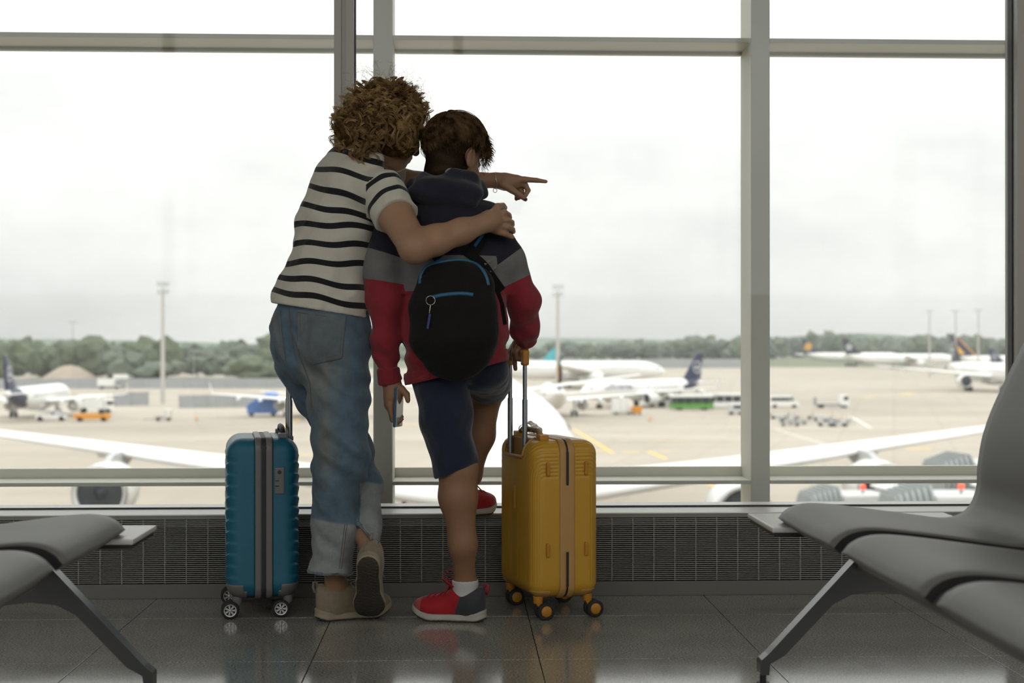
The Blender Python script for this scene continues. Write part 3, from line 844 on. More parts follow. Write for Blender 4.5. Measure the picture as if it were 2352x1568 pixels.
r = veh('van', 'white minibus beside the window post', 1800, 936, 0.0, 'van')
MB().prism([(-3.2, .4), (3.0, .4), (3.1, 1.2), (2.2, 1.45), (1.4, 2.55), (-3.1, 2.65), (-3.2, 2.4)], 1, -1.0, 1.0).build('body', M_plane, r)
MB().box((-2.9, -1.02, 1.45), (1.2, 1.02, 2.15)).build('side_window', M_win, r)
MB().prism([(1.35, 1.5), (2.1, 1.5), (1.5, 2.35), (1.3, 2.35)], 1, -1.01, 1.01).build('windscreen', M_win, r); wheels(r, (-2.0, 2.1), .92, .38)
r = veh('flatbed_truck', 'white flatbed truck right of the minibus', 1910, 936, 0.0, 'truck')
MB().box((-3.4, -1.1, .75), (1.6, 1.1, 1.0)).build('bed', M_lgrey, r); MB().box((-3.4, -.5, .45), (3.0, .5, .75)).build('chassis', M_grey, r)
MB().prism([(1.8, .5), (3.5, .5), (3.5, 1.6), (3.2, 2.7), (1.8, 2.7)], 1, -1.1, 1.1).build('cab', M_plane, r)
MB().box((2.3, -1.12, 1.6), (3.25, 1.12, 2.4)).build('cab_window', M_win, r); wheels(r, (-2.3, 2.6), .95, .45)
MB().box((-3.6, -1.1, .4), (-3.4, 1.1, 2.2)).build('tail_frame', M_grey, r)
def dolly(label, px, py, rz, grp=None):
    r = tag(empty('baggage_dolly', G(px, py), rz), label, 'dolly', grp)
    MB().box((-1.7, -.85, .5), (1.7, .85, .62)).build('deck', M_grey, r)
    for x in (-1.65, 1.65): MB().box((x - .04, -.8, .6), (x + .04, .8, 1.0)).build('end_rail', M_grey, r)
    MB().cyl((1.7, 0, .5), (2.8, 0, .35), .05, n=8).build('tow_bar', M_grey, r)
    MB().cyl((1.7, .7, .6), (1.7, .7, 1.7), .035, n=6).build('marker_pole', M_orange, r)
    wheels(r, (-1.1, 1.1), .7, .24, .15)
for k, (px, py) in enumerate(((1790, 962), (1812, 968), (1832, 974), (1815, 978), (1845, 962))): dolly('flat baggage dolly, %s one in the left of two dolly parks' % ('leftmost', 'second', 'third nearest', 'nearest', 'rightmost')[k], px, py, -0.5 + .1 * k, 'dollies in the left park')
for k, (px, py) in enumerate(((1888, 966), (1910, 970), (1932, 972), (1900, 978), (1925, 979))): dolly('flat baggage dolly, %s one in the right of two dolly parks' % ('leftmost', 'middle', 'rightmost', 'near left', 'near right')[k], px, py, -0.35 + .1 * k, 'dollies in the right park')
r = veh('cargo_container', 'white air cargo container beside the orange bin', 1430, 951, .1, 'container')
MB().prism([(-1.9, .5), (1.9, .5), (1.9, 2.3), (1.4, 2.9), (-1.9, 2.9)], 1, -1.1, 1.1).build('shell', M_plane, r); MB().box((-2, -1.2, .3), (2, 1.2, .5)).build('pallet', M_grey, r); wheels(r, (-1.3, 1.3), .9, .25)
for x in (-.6, .6): MB().box((x - .05, -1.14, .55), (x + .05, 1.14, 2.85)).build('rib', M_lgrey, r)
r = veh('refuse_bin', 'orange bin on the apron beside the cargo container', 1463, 952, .1, 'bin')
MB().add([(-.7, -.6, .3), (.7, -.6, .3), (.7, .6, .3), (-.7, .6, .3), (-.95, -.75, 1.5), (.95, -.75, 1.5), (.95, .75, 1.5), (-.95, .75, 1.5)], [(0, 1, 5, 4), (1, 2, 6, 5), (2, 3, 7, 6), (3, 0, 4, 7), (3, 2, 1, 0), (4, 5, 6, 7)]).build('body', M_orange, r); wheels(r, (-.5, .5), .5, .16, .1)
def cone(label, px, py):
    r = veh('traffic_cone', label, px, py, 0, 'cone')
    MB().box((-.3, -.3, 0), (.3, .3, .05)).build('base', M_tyre, r)
    MB().lathe([(.24, .05), (.05, .95), (.01, .97)], (0, 0, 0), (0, 0, 1), 14).build('body', M_orange, r)
    MB().lathe([(.175, .35), (.13, .55)], (0, 0, 0.0), (0, 0, 1), 14).build('white_band', M_logo, r)
cone('orange traffic cone left of the blue stairs', 452, 966); cone('orange traffic cone right of the yellow suitcase', 1493, 966)
r = veh('passenger_stairs', 'blue mobile passenger stairs under the jet wing', 600, 955, .2, 'stairs')
MB().prism([(-2.6, .5), (3.0, .5), (3.0, 3.6), (1.8, 3.6), (-2.6, .9)], 1, -1.1, 1.1).build('frame', M_blue, r)
for k in range(9): MB().box((-2.5 + k * .48, -.9, .95 + k * .3), (-2.0 + k * .48, .9, 1.02 + k * .3)).build('step', M_lgrey, r)
for s_ in (-1, 1): MB().prism([(-2.6, 1.0), (1.8, 3.6), (3, 3.6), (3, 4.6), (1.6, 4.6), (-2.6, 2.0)], 1, s_ * 1.1 - .05, s_ * 1.1 + .05).build('side_panel', M_blue, r)
wheels(r, (-1.8, 2.2), .95, .4)
r = veh('belt_loader', 'white belt loader under the jet at far left', 118, 966, .1, 'loader')
MB().box((-2.6, -.9, .4), (2.6, .9, 1.0), bev=.08).build('chassis', M_plane, r); MB().box((.6, -.85, 1.0), (1.8, .85, 1.7)).build('cab', M_lgrey, r)
MB().box((-4.2, -.45, -.12), (3.6, .45, .12), Matrix.Rotation(.14, 3, 'Y'), (0, -.2, 1.6)).build('belt', M_grey, r); wheels(r, (-1.8, 1.8), .85, .42)
r = veh('baggage_tug', 'orange baggage tug with carts beside the jet at far left', 212, 967, .05, 'tug')
MB().box((-3.0, -.9, .4), (3.0, .9, 1.3), bev=.08).build('body', M_orange, r); MB().box((1.2, -.8, 1.3), (2.2, .8, 2.1)).build('cab', M_win, r); wheels(r, (-2.0, 2.0), .85, .4)
r = veh('catering_truck', 'white box truck parked behind the wing of the jet at far left', 216, 948, .05, 'truck')
MB().box((-3, -1.2, 1.0), (2, 1.2, 3.6), bev=.08).build('box', M_plane, r); MB().box((2.1, -1.1, .6), (3.6, 1.1, 2.6), bev=.1).build('cab', M_plane, r); MB().box((2.6, -1.12, 1.6), (3.62, 1.12, 2.3)).build('cab_window', M_win, r); wheels(r, (-2, 2.6), 1, .48)
r = veh('service_cart', 'open white service cart below the tall mast', 375, 966, .3, 'cart')
MB().box((-1.4, -.7, .35), (1.4, .7, .6)).build('chassis', M_grey, r); MB().box((.2, -.7, 1.9), (1.5, .7, 2.0)).build('canopy', M_plane, r)
for x in (.3, 1.4): MB().box((x - .04, -.65, .6), (x + .04, .65, 1.9)).build('canopy_post', M_lgrey, r)
MB().box((-1.3, -.6, .6), (-.1, .6, .8)).build('load_bed', M_dirt, r); MB().cyl((-1.4, 0, .4), (-3.4, 0, .3), .08, n=8).build('tow_bar', M_grey, r); wheels(r, (-.9, .9), .62, .3, .18)
for px, py, lb in ((250, 893, 'white service truck far behind the left jet, on the apron edge'), (283, 880, 'white service truck before the woods, right of the gravel heap')):
    r = veh('service_truck', lb, px, py, .1, 'truck')
    MB().box((-3.2, -1.2, .9), (1.6, 1.2, 3.0), bev=.08).build('box', M_plane, r); MB().box((1.7, -1.1, .6), (3.2, 1.1, 2.4), bev=.1).build('cab', M_lgrey, r); MB().box((2.2, -1.12, 1.5), (3.22, 1.12, 2.1)).build('cab_window', M_win, r); wheels(r, (-2, 2.3), 1, .45)
for px, py, lb in ((211, 888, 'left of two small red tugs before the far fence'), (254, 888, 'right of two small red tugs before the far fence')):
    r = veh('red_tug', lb, px, py, 0, 'tug')
    MB().box((-1.6, -.8, .4), (1.6, .8, 1.3), bev=.1).build('body', M_red, r); MB().box((-.6, -.7, 1.3), (.5, .7, 2.2)).build('cab', M_win, r); wheels(r, (-1, 1), .75, .4)
r = veh('service_van', 'pale van by the window post beyond the white bus', 1690, 952, 0, 'van')
MB().box((-1.4, -.9, .4), (1.4, .9, 2.0), bev=.15).build('body', M_lgrey, r); MB().box((-.6, -.92, 1.2), (1.0, .92, 1.8)).build('side_window', M_win, r); wheels(r, (-.9, .9), .85, .33)
gh = MB()
prof = [(11, 0), (9, 1.5), (6, 3.4), (3, 5.0), (.1, 5.5)]
gh.lathe(prof, (0, 0, 0), (0, 0, 1), 26)
tag(gh.build('gravel_heap', M_dirt, None, G(160, 872)), 'brown gravel heap in front of the woods on the left', 'heap')

# ---- trees
M_leaf = mat('tree_foliage', (0.115, 0.14, 0.085), 0.95, var=0.45, scale=0.35, bump=0.6, bscale=0.8)
M_leaf2 = mat('tree_foliage_grey_green', (0.125, 0.15, 0.115), 0.95, var=0.4, scale=0.3, bump=0.6, bscale=0.8)
M_bark = mat('bark', (0.10, 0.08, 0.06), 0.9)
crowns = []
rs = np.random.RandomState(3)
for k in range(6):
    b = MB()
    for i in range(9):
        bm = bmesh.new(); bmesh.ops.create_icosphere(bm, subdivisions=2, radius=1)
        a = rs.rand() * 6.28; rad = 0.42 * rs.rand() ** .5 + (0.1 if i else 0); z = 0.28 + 0.5 * rs.rand(); sc = 0.24 + 0.16 * rs.rand()
        for v in bm.verts: v.co = v.co * sc * (1 + 0.16 * rs.randn()) * (1 if i else 1.35); v.co.x += rad * math.cos(a); v.co.y += rad * math.sin(a); v.co.z = v.co.z * 1.0 + (z if i else .52)
        b.bm(bm, smooth=False)
    crowns.append((b.mesh('crown', M_leaf if k % 2 else M_leaf2)))
trunk_me = MB().cyl((0, 0, 0), (0, 0, .45), .05, .025, 8).mesh('trunk', M_bark)
def tree(px, ytop, d, w, label, grp, name='tree'):
    top = (790 - ytop) * d / F; h = H + top - APR
    r = tag(empty(name, gp(px, d), rs.rand() * 6), label, 'tree' if name == 'tree' else 'shrub', grp)
    c = link('crown', crowns[rs.randint(6)], None, r); c.scale = (w, w, h * 1.0)
    t_ = link('trunk', trunk_me, None, r); t_.scale = (h * .6, h * .6, h)
ORD = lambda n: str(n) + ('th' if 10 <= n % 100 <= 20 else {1: 'st', 2: 'nd', 3: 'rd'}.get(n % 10, 'th'))
def skyline(pts, d, step, w, label, grp, name='tree', jit=6):
    k = 0; px = pts[0][0]; xs = [p[0] for p in pts]; ys = [p[1] for p in pts]
    while px < pts[-1][0]:
        k += 1
        tree(px, np.interp(px, xs, ys) + rs.uniform(-1, jit), d * rs.uniform(.88, 1.3), w * rs.uniform(.85, 1.25), label % ORD(k), grp, name)
        px += step * rs.uniform(.8, 1.2)
skyline([(-60, 790), (0, 786), (60, 780), (120, 803), (150, 786), (215, 772), (255, 795), (300, 792), (340, 775), (380, 785), (450, 797), (500, 790), (560, 785), (640, 774), (760, 780)], 590, 27, 12, 'tall green tree, %s from the left in the woods behind the left fence', 'woods behind the left fence')
skyline([(-60, 822), (120, 818), (200, 826), (300, 822), (420, 824), (560, 820), (760, 826)], 540, 30, 11, 'low dark shrub, %s from the left at the foot of the left woods', 'shrubs before the left woods', 'shrub')
skyline([(900, 790), (1100, 786), (1240, 800), (1285, 780), (1320, 796), (1400, 785), (1450, 779), (1520, 783), (1560, 778), (1620, 770), (1660, 781), (1740, 774)], 1150, 20, 16, 'hazy tree, %s from the left in the middle wood line above the yellow suitcase', 'middle wood line')
skyline([(1760, 776), (1840, 772), (1900, 764), (1960, 776), (2040, 772), (2120, 772), (2200, 768), (2300, 778), (2420, 775)], 1250, 20, 17, 'hazy tree, %s from the left in the wood line behind the right jets', 'right wood line')

# ---- damp air over the airfield
hz = bpy.data.materials.new('damp_air'); hz.use_nodes = True
t_ = hz.node_tree; t_.nodes.clear(); o_ = t_.nodes.new('ShaderNodeOutputMaterial'); v_ = t_.nodes.new('ShaderNodeVolumeScatter')
v_.inputs['Density'].default_value = 0.0002; v_.inputs['Color'].default_value = (0.97, 0.985, 1, 1); v_.inputs['Anisotropy'].default_value = 0.3
t_.links.new(v_.outputs[0], o_.inputs['Volume'])
hzo = tag(MB().box((-1500, 100, APR - 2), (1800, 2600, 140)).build('haze', hz), 'thin haze over the airfield', 'haze', kind='stuff')

# ================================================================== WAITING-ROOM BENCHES
M_seat = mat('seat_grey_polyurethane', (0.142, 0.139, 0.132), 0.5, var=0.05, scale=8, bump=0.12, bscale=900)
M_alu = mat('polished_aluminium_leg', (0.055, 0.055, 0.052), 0.3, metal=0.2, spec=0.9, var=0.05)
M_table = mat('table_laminate', (0.60, 0.59, 0.57), 0.35, var=0.03)
M_beam = mat('beam_grey', (0.20, 0.20, 0.19), 0.45, metal=0.4)
M_edge = mat('black_edge', (0.015, 0.015, 0.017), 0.5)
def spline(pts, n):
    """Catmull-Rom through 2D points"""
    out = []
    P = [np.array(p, float) for p in pts]; P = [2 * P[0] - P[1]] + P + [2 * P[-1] - P[-2]]
    for i in range(1, len(P) - 2):
        for k in range(n):
            t = k / n; a, b, c, d = P[i - 1], P[i], P[i + 1], P[i + 2]
            out.append(0.5 * ((2 * b) + (c - a) * t + (2 * a - 5 * b + 4 * c - d) * t * t + (3 * b - a - 3 * c + d) * t ** 3))
    out.append(P[-2])
    return out
SEATP = spline([(0.0, -0.008), (0.018, 0.012), (0.05, 0.026), (0.10, 0.029), (0.2, 0.018), (0.32, 0.002), (0.40, -0.006), (0.445, 0.012), (0.466, 0.055), (0.470, 0.11), (0.482, 0.18), (0.507, 0.25), (0.545, 0.33), (0.585, 0.41), (0.60, 0.44)], 4)
def seat_mesh(w=0.492, th=0.030):
    n = len(SEATP); nw = 13; top = []; bot = []
    for i, p in enumerate(SEATP):
        a = SEATP[max(i - 1, 0)]; b = SEATP[min(i + 1, n - 1)]; t = (b - a) / np.linalg.norm(b - a); nn = np.array([-t[1], t[0]])
        for j in range(nw):
            u = -1 + 2 * j / (nw - 1)
            edge = 0.006 * abs(u) ** 6
            hw = w / 2 * (1 - 0.10 * max(0, (i / n - 0.75)) ** 1.2)
            top.append((p[0] + nn[0] * (-edge), u * hw, p[1] + nn[1] * (-edge) - 0.004 * (1 - u * u)))
            bot.append((p[0] - nn[0] * (th - edge * .8), u * (hw - 0.004), p[1] - nn[1] * (th - edge * .8) - 0.004 * (1 - u * u)))
    N = len(top); f = []; e = []
    for i in range(n - 1):
        for j in range(nw - 1):
            q = (i * nw + j, i * nw + j + 1, (i + 1) * nw + j + 1, (i + 1) * nw + j); f.append(q); f.append(tuple(k + N for k in q[::-1]))
        e.append((i * nw, (i + 1) * nw, (i + 1) * nw + N, i * nw + N)); e.append((i * nw + nw - 1, i * nw + nw - 1 + N, (i + 1) * nw + nw - 1 + N, (i + 1) * nw + nw - 1))
    for j in range(nw - 1):
        f.append((j, j + N, j + 1 + N, j + 1)); k = (n - 1) * nw + j; f.append((k, k + 1, k + 1 + N, k + N))
    m = MB(); m.add(top + bot, f, True); nf = len(f); m.f += e; m.sm += [False] * len(e)
    me = m.mesh('seat', M_seat); me.materials.append(M_edge)
    for p in me.polygons:
        if p.index >= nf: p.material_index = 1
    return me
seat_me = seat_mesh()
def bench(label, sx, xf, fars, table, leg_y, near_leg, zf=0.44):
    """sx: +1 the bench lies to the right (seats open to the left); xf: x of the seat fronts; fars: far edge of each seat"""
    root = tag(empty('waiting_bench', (xf + sx * 0.27, (table[0] + near_leg) / 2, 0)), label, 'bench')
    ox, oy = root.location.x, root.location.y
    rz = 0 if sx > 0 else PI
    for yf in fars:
        o = link('seat', seat_me, None, root, (xf - ox, yf - 0.246 - oy, zf), (0, 0, 0))
        if sx < 0: o.scale = (-1, 1, 1)
        MB().box((sx * .27 - .05, -.022, -.10), (sx * .27 + .05, .022, -.026), bev=.006).build('seat_bracket', M_beam, root, (xf - ox, yf - .246 - oy, zf))
    x0, x1 = sorted((xf - sx * 0.03, xf + sx * 0.46))
    tb = MB().box((x0 - ox, table[0] - oy, zf - 0.034), (x1 - ox, table[1] - oy, zf - 0.022), bev=.004).build('side_table', M_table, root)
    MB().box((x0 + .006 - ox, table[0] + .006 - oy, zf - 0.044), (x1 - .006 - ox, table[1] - .006 - oy, zf - 0.034)).build('table_edge', M_edge, tb)
    xb = xf + sx * 0.27 - ox
    MB().box((xb - .045, near_leg - .1 - oy, 0.285), (xb + .045, table[1] - .02 - oy, 0.345), bev=.008).build('beam', M_beam, root)
    MB().box((xb - .03, table[0] - oy, .345), (xb + .03, table[1] - .06 - oy, zf - .044)).build('table_bracket', M_beam, root)
    for ly in (leg_y, near_leg):
        for s in (-1, 1):
            fx = xf + sx * 0.27 - s * sx * (0.275 if s > 0 else .42) - ox       # foot x
            d = 1 if fx > xb else -1
            y = ly - oy; wl = .021
            # arm from the beam out and down to the upright foot, as one bent aluminium casting
            prof = [(xb, .318), (xb + d * .05, .312), (fx - d * .012, .085), (fx + d * .008, .068), (fx + d * .008, .035), (fx - d * .014, .035), (fx - d * .016, .062), (fx - d * .052, .082), (xb + d * .105, .205), (xb + d * .06, .228), (xb, .235)]
            m = MB().prism([(q[0], q[1]) for q in prof], 1, y - wl, y + wl)
            o = m.build('leg', M_alu, root)
            md = o.modifiers.new('round', 'BEVEL'); md.width = .005; md.segments = 2
            MB().cyl((fx - d * .003, y, .0), (fx - d * .003, y, .014), .017, .015, 14).cyl((fx - d * .003, y, .014), (fx - d * .003, y, .036), .008, n=10).build('foot_glide', M_rubber, o)
    return root
bench('dark grey moulded airport bench in the right foreground', 1, 0.742, [3.295, 2.745, 2.195], (3.20, 3.48), 3.43, 1.15)
bench('dark grey moulded airport bench in the left foreground', -1, -0.722, [3.14, 2.59, 2.04], (3.06, 3.30), 3.36, 1.15)

# ================================================================== SUITCASES
M_case_b = mat('blue_abs_shell', (0.005, 0.118, 0.190), 0.38, var=0.1, scale=6, bump=0.25, bscale=700)
M_case_g = mat('grey_case_trim', (0.15, 0.145, 0.14), 0.45, var=0.06)
M_zip = mat('black_zip', (0.018, 0.018, 0.02), 0.6)
M_hub = mat('silver_hub', (0.55, 0.55, 0.55), 0.35, metal=0.7)
M_chrome = mat('trolley_tube', (0.38, 0.40, 0.42), 0.28, metal=0.85)
M_case_y = mat('mustard_shell', (0.56, 0.305, 0.028), 0.42, var=0.06, scale=5)
M_tan = mat('tan_trim', (0.48, 0.27, 0.09), 0.5, var=0.05)
M_cap = mat('amber_plastic', (0.48, 0.21, 0.018), 0.38, var=0.05)
M_film = glass_mat('clear_wrap', (0.95, 0.94, 0.92), 0.9)
def smooth01(x, a, b):
    t = np.clip((x - a) / (b - a), 0, 1); return t * t * (3 - 2 * t)

def spinner(root, axis_xy, wheel_off, r, hub, mh, ztop, forkm, spokes):
    """double spinner wheel: fork, two tyres with hubs facing the photographer"""
    ax, ay = axis_xy; wx, wy = ax + wheel_off[0], ay + wheel_off[1]
    f = MB().cyl((ax, ay, ztop - .018), (ax, ay, ztop + .004), .014, .016, 16).build('wheel_fork', forkm, root)
    lk = MB().prism([(ax - .012, ztop - .016), (ax + .012, ztop - .016), (wx + .012, r), (wx - .012, r)], 1, wy - .0085, wy + .0085)
    lk.build('fork_arm', forkm, f)
    for s in (-1, 1):
        y0 = wy + s * .0145
        w = MB().lathe([(r * .66, -.007), (r * .9, -.0075), (r, -.004), (r, .004), (r * .9, .0075), (r * .66, .007)], (wx, y0, r), (0, 1, 0), 28).build('wheel', M_tyre, root)
        hm = MB()
        if spokes:
            hm.lathe([(r * .7, -.0075), (r * .58, -.0075), (r * .58, .006), (r * .7, .006)], (wx, y0, r), (0, 1, 0), 28)
            hm.lathe([(.0005, -.0085), (r * .16, -.008), (r * .2, .004), (.0005, .004)], (wx, y0, r), (0, 1, 0), 16)
            for k in range(14):
                a = (k // 2) * 2 * PI / 7 + (0.13 if k % 2 else -0.13)
                hm.box((r * .16, -.006, -.0012), (r * .62, .004, .0012), Matrix.Rotation(a, 3, 'Y'), (wx, y0, r))
            hm.build('hub', mh, w)
            MB().lathe([(.0005, 0.002), (r * .62, 0.002)], (wx, y0, r), (0, 1, 0), 20).build('hub_back', M_zip, w)
        else:
            hm.lathe([(.0005, -.0088), (r * .5, -.0085), (r * .66, -.006), (r * .68, .006), (.0005, .008)], (wx, y0, r), (0, 1, 0), 28).build('hub', mh, w)

# ---- blue cabin case, narrow side towards us
bc = W(600, 1200, 4.33); dirv = np.array([bc[0], 4.33]) / 4.33
case_b = tag(empty('suitcase', (dirv[0] * 4.50, 4.50, 0), math.radians(9.6)), 'upright blue hard-shell cabin suitcase left of the woman', 'suitcase')
HB = (0.1085, 0.172, 0.2425); ZC = 0.3055
def blue_body(P):
    Q = P - V3(0, 0, ZC)
    d = rbox(Q, HB, 0.048)
    ax = np.abs(Q[:, 0])
    z = Q[:, 2] + 0.30 * np.maximum(0, 0.05 - np.abs(np.abs(Q[:, 1]) - 0.10)) * (np.abs(Q[:, 1]) < 0.15)       # ribs dip to chevrons
    ph = (z / 0.0345) % 1.0
    tooth = np.where(ph < .82, ph / .82, (1 - ph) / .18)
    m = smooth01(ax, 0.072, 0.098) * (np.abs(Q[:, 2]) < 0.19)
    return d - m * (0.0052 * tooth - 0.002)
bl, bh = (-.125, -.19, .05), (.125, .19, .56)
sdf_obj('shell', lambda P: smax(blue_body(P), P[:, 0] + 0.0235, .004), bl, bh, .003, M_case_b, case_b)
sdf_obj('shell', lambda P: smax(blue_body(P), 0.0285 - P[:, 0], .004), bl, bh, .003, M_case_b, case_b)
def band(P):
    Q = P - V3(0, 0, ZC)
    d = rbox(Q, (HB[0], HB[1] + .0035, HB[2] + .0035), .040)
    return smax(smax(d, np.abs(P[:, 0] - .0025) - .0265, .004), -(smax(np.abs(P[:, 0] - .0025) - .0085, -(d + .003), .001)), .001)
fr = sdf_obj('frame', band, bl, bh, .003, M_case_g, case_b)
def zipb(P):
    Q = P - V3(0, 0, ZC)
    d = rbox(Q, (HB[0], HB[1] + .002, HB[2] + .002), .040)
    t = np.abs(P[:, 0] - .0025)
    return np.maximum(np.maximum(d - .0006 * np.cos(t / .0085 * 9), t - .0083), -(d + .006))
sdf_obj('zipper', zipb, bl, bh, .003, M_zip, fr)
for sx in (-1, 1):
    for sy in (-1, 1):
        def guard(P, sx=sx, sy=sy):
            d = blue_body(P) - .0022
            c = np.linalg.norm(np.stack([np.maximum(0, P[:, 0] * sx - .042), np.maximum(0, (.102 - P[:, 2]) * .9)], 1), axis=1)
            cut = np.maximum(.045 - P[:, 0] * sx, P[:, 2] - .108 + .02 * (P[:, 0] * sx < .055))
            return smax(smax(smax(d, cut, .006), .115 - P[:, 1] * sy, .004), -(d + .007), .001)
        sdf_obj('corner_guard', guard, (-.125 if sx < 0 else .03, -.19 if sy < 0 else .1, .05), (-.03 if sx < 0 else .125, -.1 if sy < 0 else .19, .125), .0032, M_case_g, case_b)
        spinner(case_b, (sx * .076, sy * .128), (-.021, 0), .0272, None, M_hub, .064, M_case_g, True)
MB().box((-.07, -.13, .052), (.07, .13, .064), bev=.004).build('base_plate', M_zip, case_b)
lk = MB().box((-.0145, -.004, -.040), (.0145, .003, .040), bev=.003)
lock = lk.build('lock', M_case_g, case_b, (.049, -HB[1] - .001, .420))
for z in (-.016, .0): MB().box((-.0135, -.0052, z - .0015), (-.001, -.003, z + .0015)).build('dial', M_zip, lock)
MB().cyl((0, -.0052, .026), (0, -.003, .026), .006, n=16).build('keyhole', M_zip, lock)
hd = MB().tube([(.062, -.105, .546), (.062, -.10, .562), (.062, -.075, .572), (.062, 0, .574), (.062, .075, .572), (.062, .10, .562), (.062, .105, .546)], .0085, 10)
hd.build('carry_handle', M_zip, case_b)
for sy in (-1, 1): MB().box((.048, sy * .112 - .018, .543), (.076, sy * .112 + .018, .561), bev=.004).build('handle_mount', M_case_g, case_b)
tr = MB().box((.074, -.085, .535), (.096, .085, .549), bev=.003).build('trolley_mount', M_case_g, case_b)
for y in (-.07, .07):
    MB().cyl((.086, y, .5), (.086, y, .66), .0075, n=14).cyl((.086, y, .66), (.086, y, .775), .006, n=14).build('trolley_tube', M_chrome, case_b)
MB().box((.074, -.083, .77), (.098, .083, .795), bev=.008).build('trolley_grip', M_zip, case_b)
MB().box((-HB[0] - .004, -.03, .43), (-HB[0] + .002, .03, .446), bev=.001).build('badge', M_hub, case_b)

# ---- mustard-yellow case, seen on the corner
YROT = math.radians(16.5)
case_y = tag(empty('suitcase', (0.282, 4.462, 0), YROT), 'mustard yellow ribbed hard-shell suitcase held by the boy', 'suitcase')
HY = (0.110, 0.168, 0.2385); ZY = 0.3035
def yel_body(P):
    Q = P - V3(0, 0, ZY)
    d = rbox(Q, HY, 0.045)
    ax, ay = np.abs(Q[:, 0]), np.abs(Q[:, 1])
    # ribs run up the broad faces and bend over the top of the narrow sides
    a = np.maximum(0, (ax - .072)) + np.maximum(0, (HY[1] - .0 - ay)) * (ax > .06)
    b = np.maximum(0, Q[:, 2] - .118)
    q = np.sqrt(a * a + b * b)
    on = (q > .004) & (Q[:, 2] > -.2) & ((ay < .158) | (ax > .05) | (Q[:, 2] > .1)) & (ax > .028)
    center = (ay < .024) & (ax > .1)
    rib = (0.5 + 0.5 * np.cos(2 * PI * q / .0115)) ** 2
    return d + np.where(on & ~center, .0016 * rib, 0)
yl, yh = (-.125, -.185, .05), (.125, .185, .56)
def recess(P):      # pocket for the trolley tubes, top of the broad left face
    q = np.abs(P - V3(-.112, .018, .535)) - V3(.034, .098, .052)
    return np.linalg.norm(np.maximum(q + .012, 0), axis=1) + np.minimum((q + .012).max(1), 0) - .012
def slot(P):
    return chain(P, [(V3(-.113, .0, .33), .0075), (V3(-.113, .0, .39), .0075)])
sdf_obj('shell', lambda P: smax(smax(smax(yel_body(P), P[:, 0] + .020, .004), -recess(P), .004), -slot(P), .002), yl, yh, .0026, M_case_y, case_y)
sdf_obj('shell', lambda P: smax(yel_body(P), .022 - P[:, 0], .004), yl, yh, .0026, M_case_y, case_y)
def yband(P):
    d = rbox(P - V3(0, 0, ZY), (HY[0], HY[1] + .005, HY[2] + .005), .046); t = np.abs(P[:, 0] - .001)
    g = (t < .0065) & (np.abs(P[:, 2] - .325) > .105)
    return smax(smax(smax(d, t - .0245, .006), -(smax(np.abs(t - .0) - .0062, -(d + .003), .001)) * 1.0 - 10 * (np.abs(P[:, 2] - .305) < .10), .001), -(d + .02), .001)
yb = sdf_obj('frame', yband, yl, yh, .003, M_tan, case_y)
sdf_obj('zipper', lambda P: np.maximum(np.maximum(rbox(P - V3(0, 0, ZY), (HY[0], HY[1] + .003, HY[2] + .003), .045) - .0008 * np.cos((P[:, 0] - .001) * 1500), np.abs(P[:, 0] - .001) - .006), -(rbox(P - V3(0, 0, ZY), HY, .045) + .004)), yl, yh, .003, M_zip, yb)
fr = MB()                                         # tan rim and back of the pocket
fr.tube([(-.066, -.070, .5425), (-.086, -.074, .5355), (-.104, -.076, .515), (-.1095, -.076, .495), (-.1095, -.068, .488), (-.1095, .018, .4855), (-.1095, .104, .488), (-.1095, .112, .495), (-.104, .112, .515), (-.086, .110, .5355), (-.066, .106, .5425)], .0055, 8)
fr.box((-.0815, -.075, .486), (-.079, .112, .541)).box((-.110, -.072, .4835), (-.080, .108, .488))
fr.build('pocket_rim', M_tan, case_y)
TUBES = ((-.0945, -.052), (-.0945, .090))
for tx_, ty_ in TUBES:
    t_ = MB().cyl((tx_, ty_, .487), (tx_, ty_, .663), .0083, n=16).build('trolley_tube', M_chrome, case_y)
    MB().cyl((tx_, ty_, .663), (tx_, ty_, .782), .0066, n=16).build('inner_tube', M_chrome, t_)
    MB().cyl((tx_ - .0086, ty_ - .001, .505), (tx_ - .0078, ty_ - .001, .505), .0022, n=8).build('rivet', M_zip, t_)
def ygrip(P):
    d = None
    for y in (-.052, .090):
        e = rbox(P - V3(-.0945, y, .792), (.011, .0125, .024), .005); d = e if d is None else np.minimum(d, e)
    return smin(d, rbox(P - V3(-.0945, .019, .806), (.0125, .080, .0105), .008), .006)
sdf_obj('trolley_grip', ygrip, (-.12, -.08, .76), (-.07, .12, .83), .003, M_cap, case_y)
for sx in (-1, 1):
    for z in (.457, .212): MB().box((sx * .062 - .0055, -HY[1] - .0085, z - .021), (sx * .062 + .0055, -HY[1] + .004, z + .021), bev=.004).build('side_foot', M_cap, case_y)
    for sy in (-1, 1):
        def yguard(P, sx=sx, sy=sy):
            d = rbox(P - V3(0, 0, ZY), HY, .045) - .0022
            return smax(smax(smax(smax(d, P[:, 2] - .088, .003), .048 - P[:, 0] * sx, .006), .118 - P[:, 1] * sy, .004), -(d + .006), .001)
        sdf_obj('corner_guard', yguard, (-.125 if sx < 0 else .03, -.185 if sy < 0 else .1, .055), (-.03 if sx < 0 else .125, -.1 if sy < 0 else .185, .1), .0032, M_tan, case_y)
        spinner(case_y, (sx * .080, sy * .132), (.016 if sx > 0 or sy < 0 else .012, -.012), .0265, None, M_cap, .066, M_cap, False)
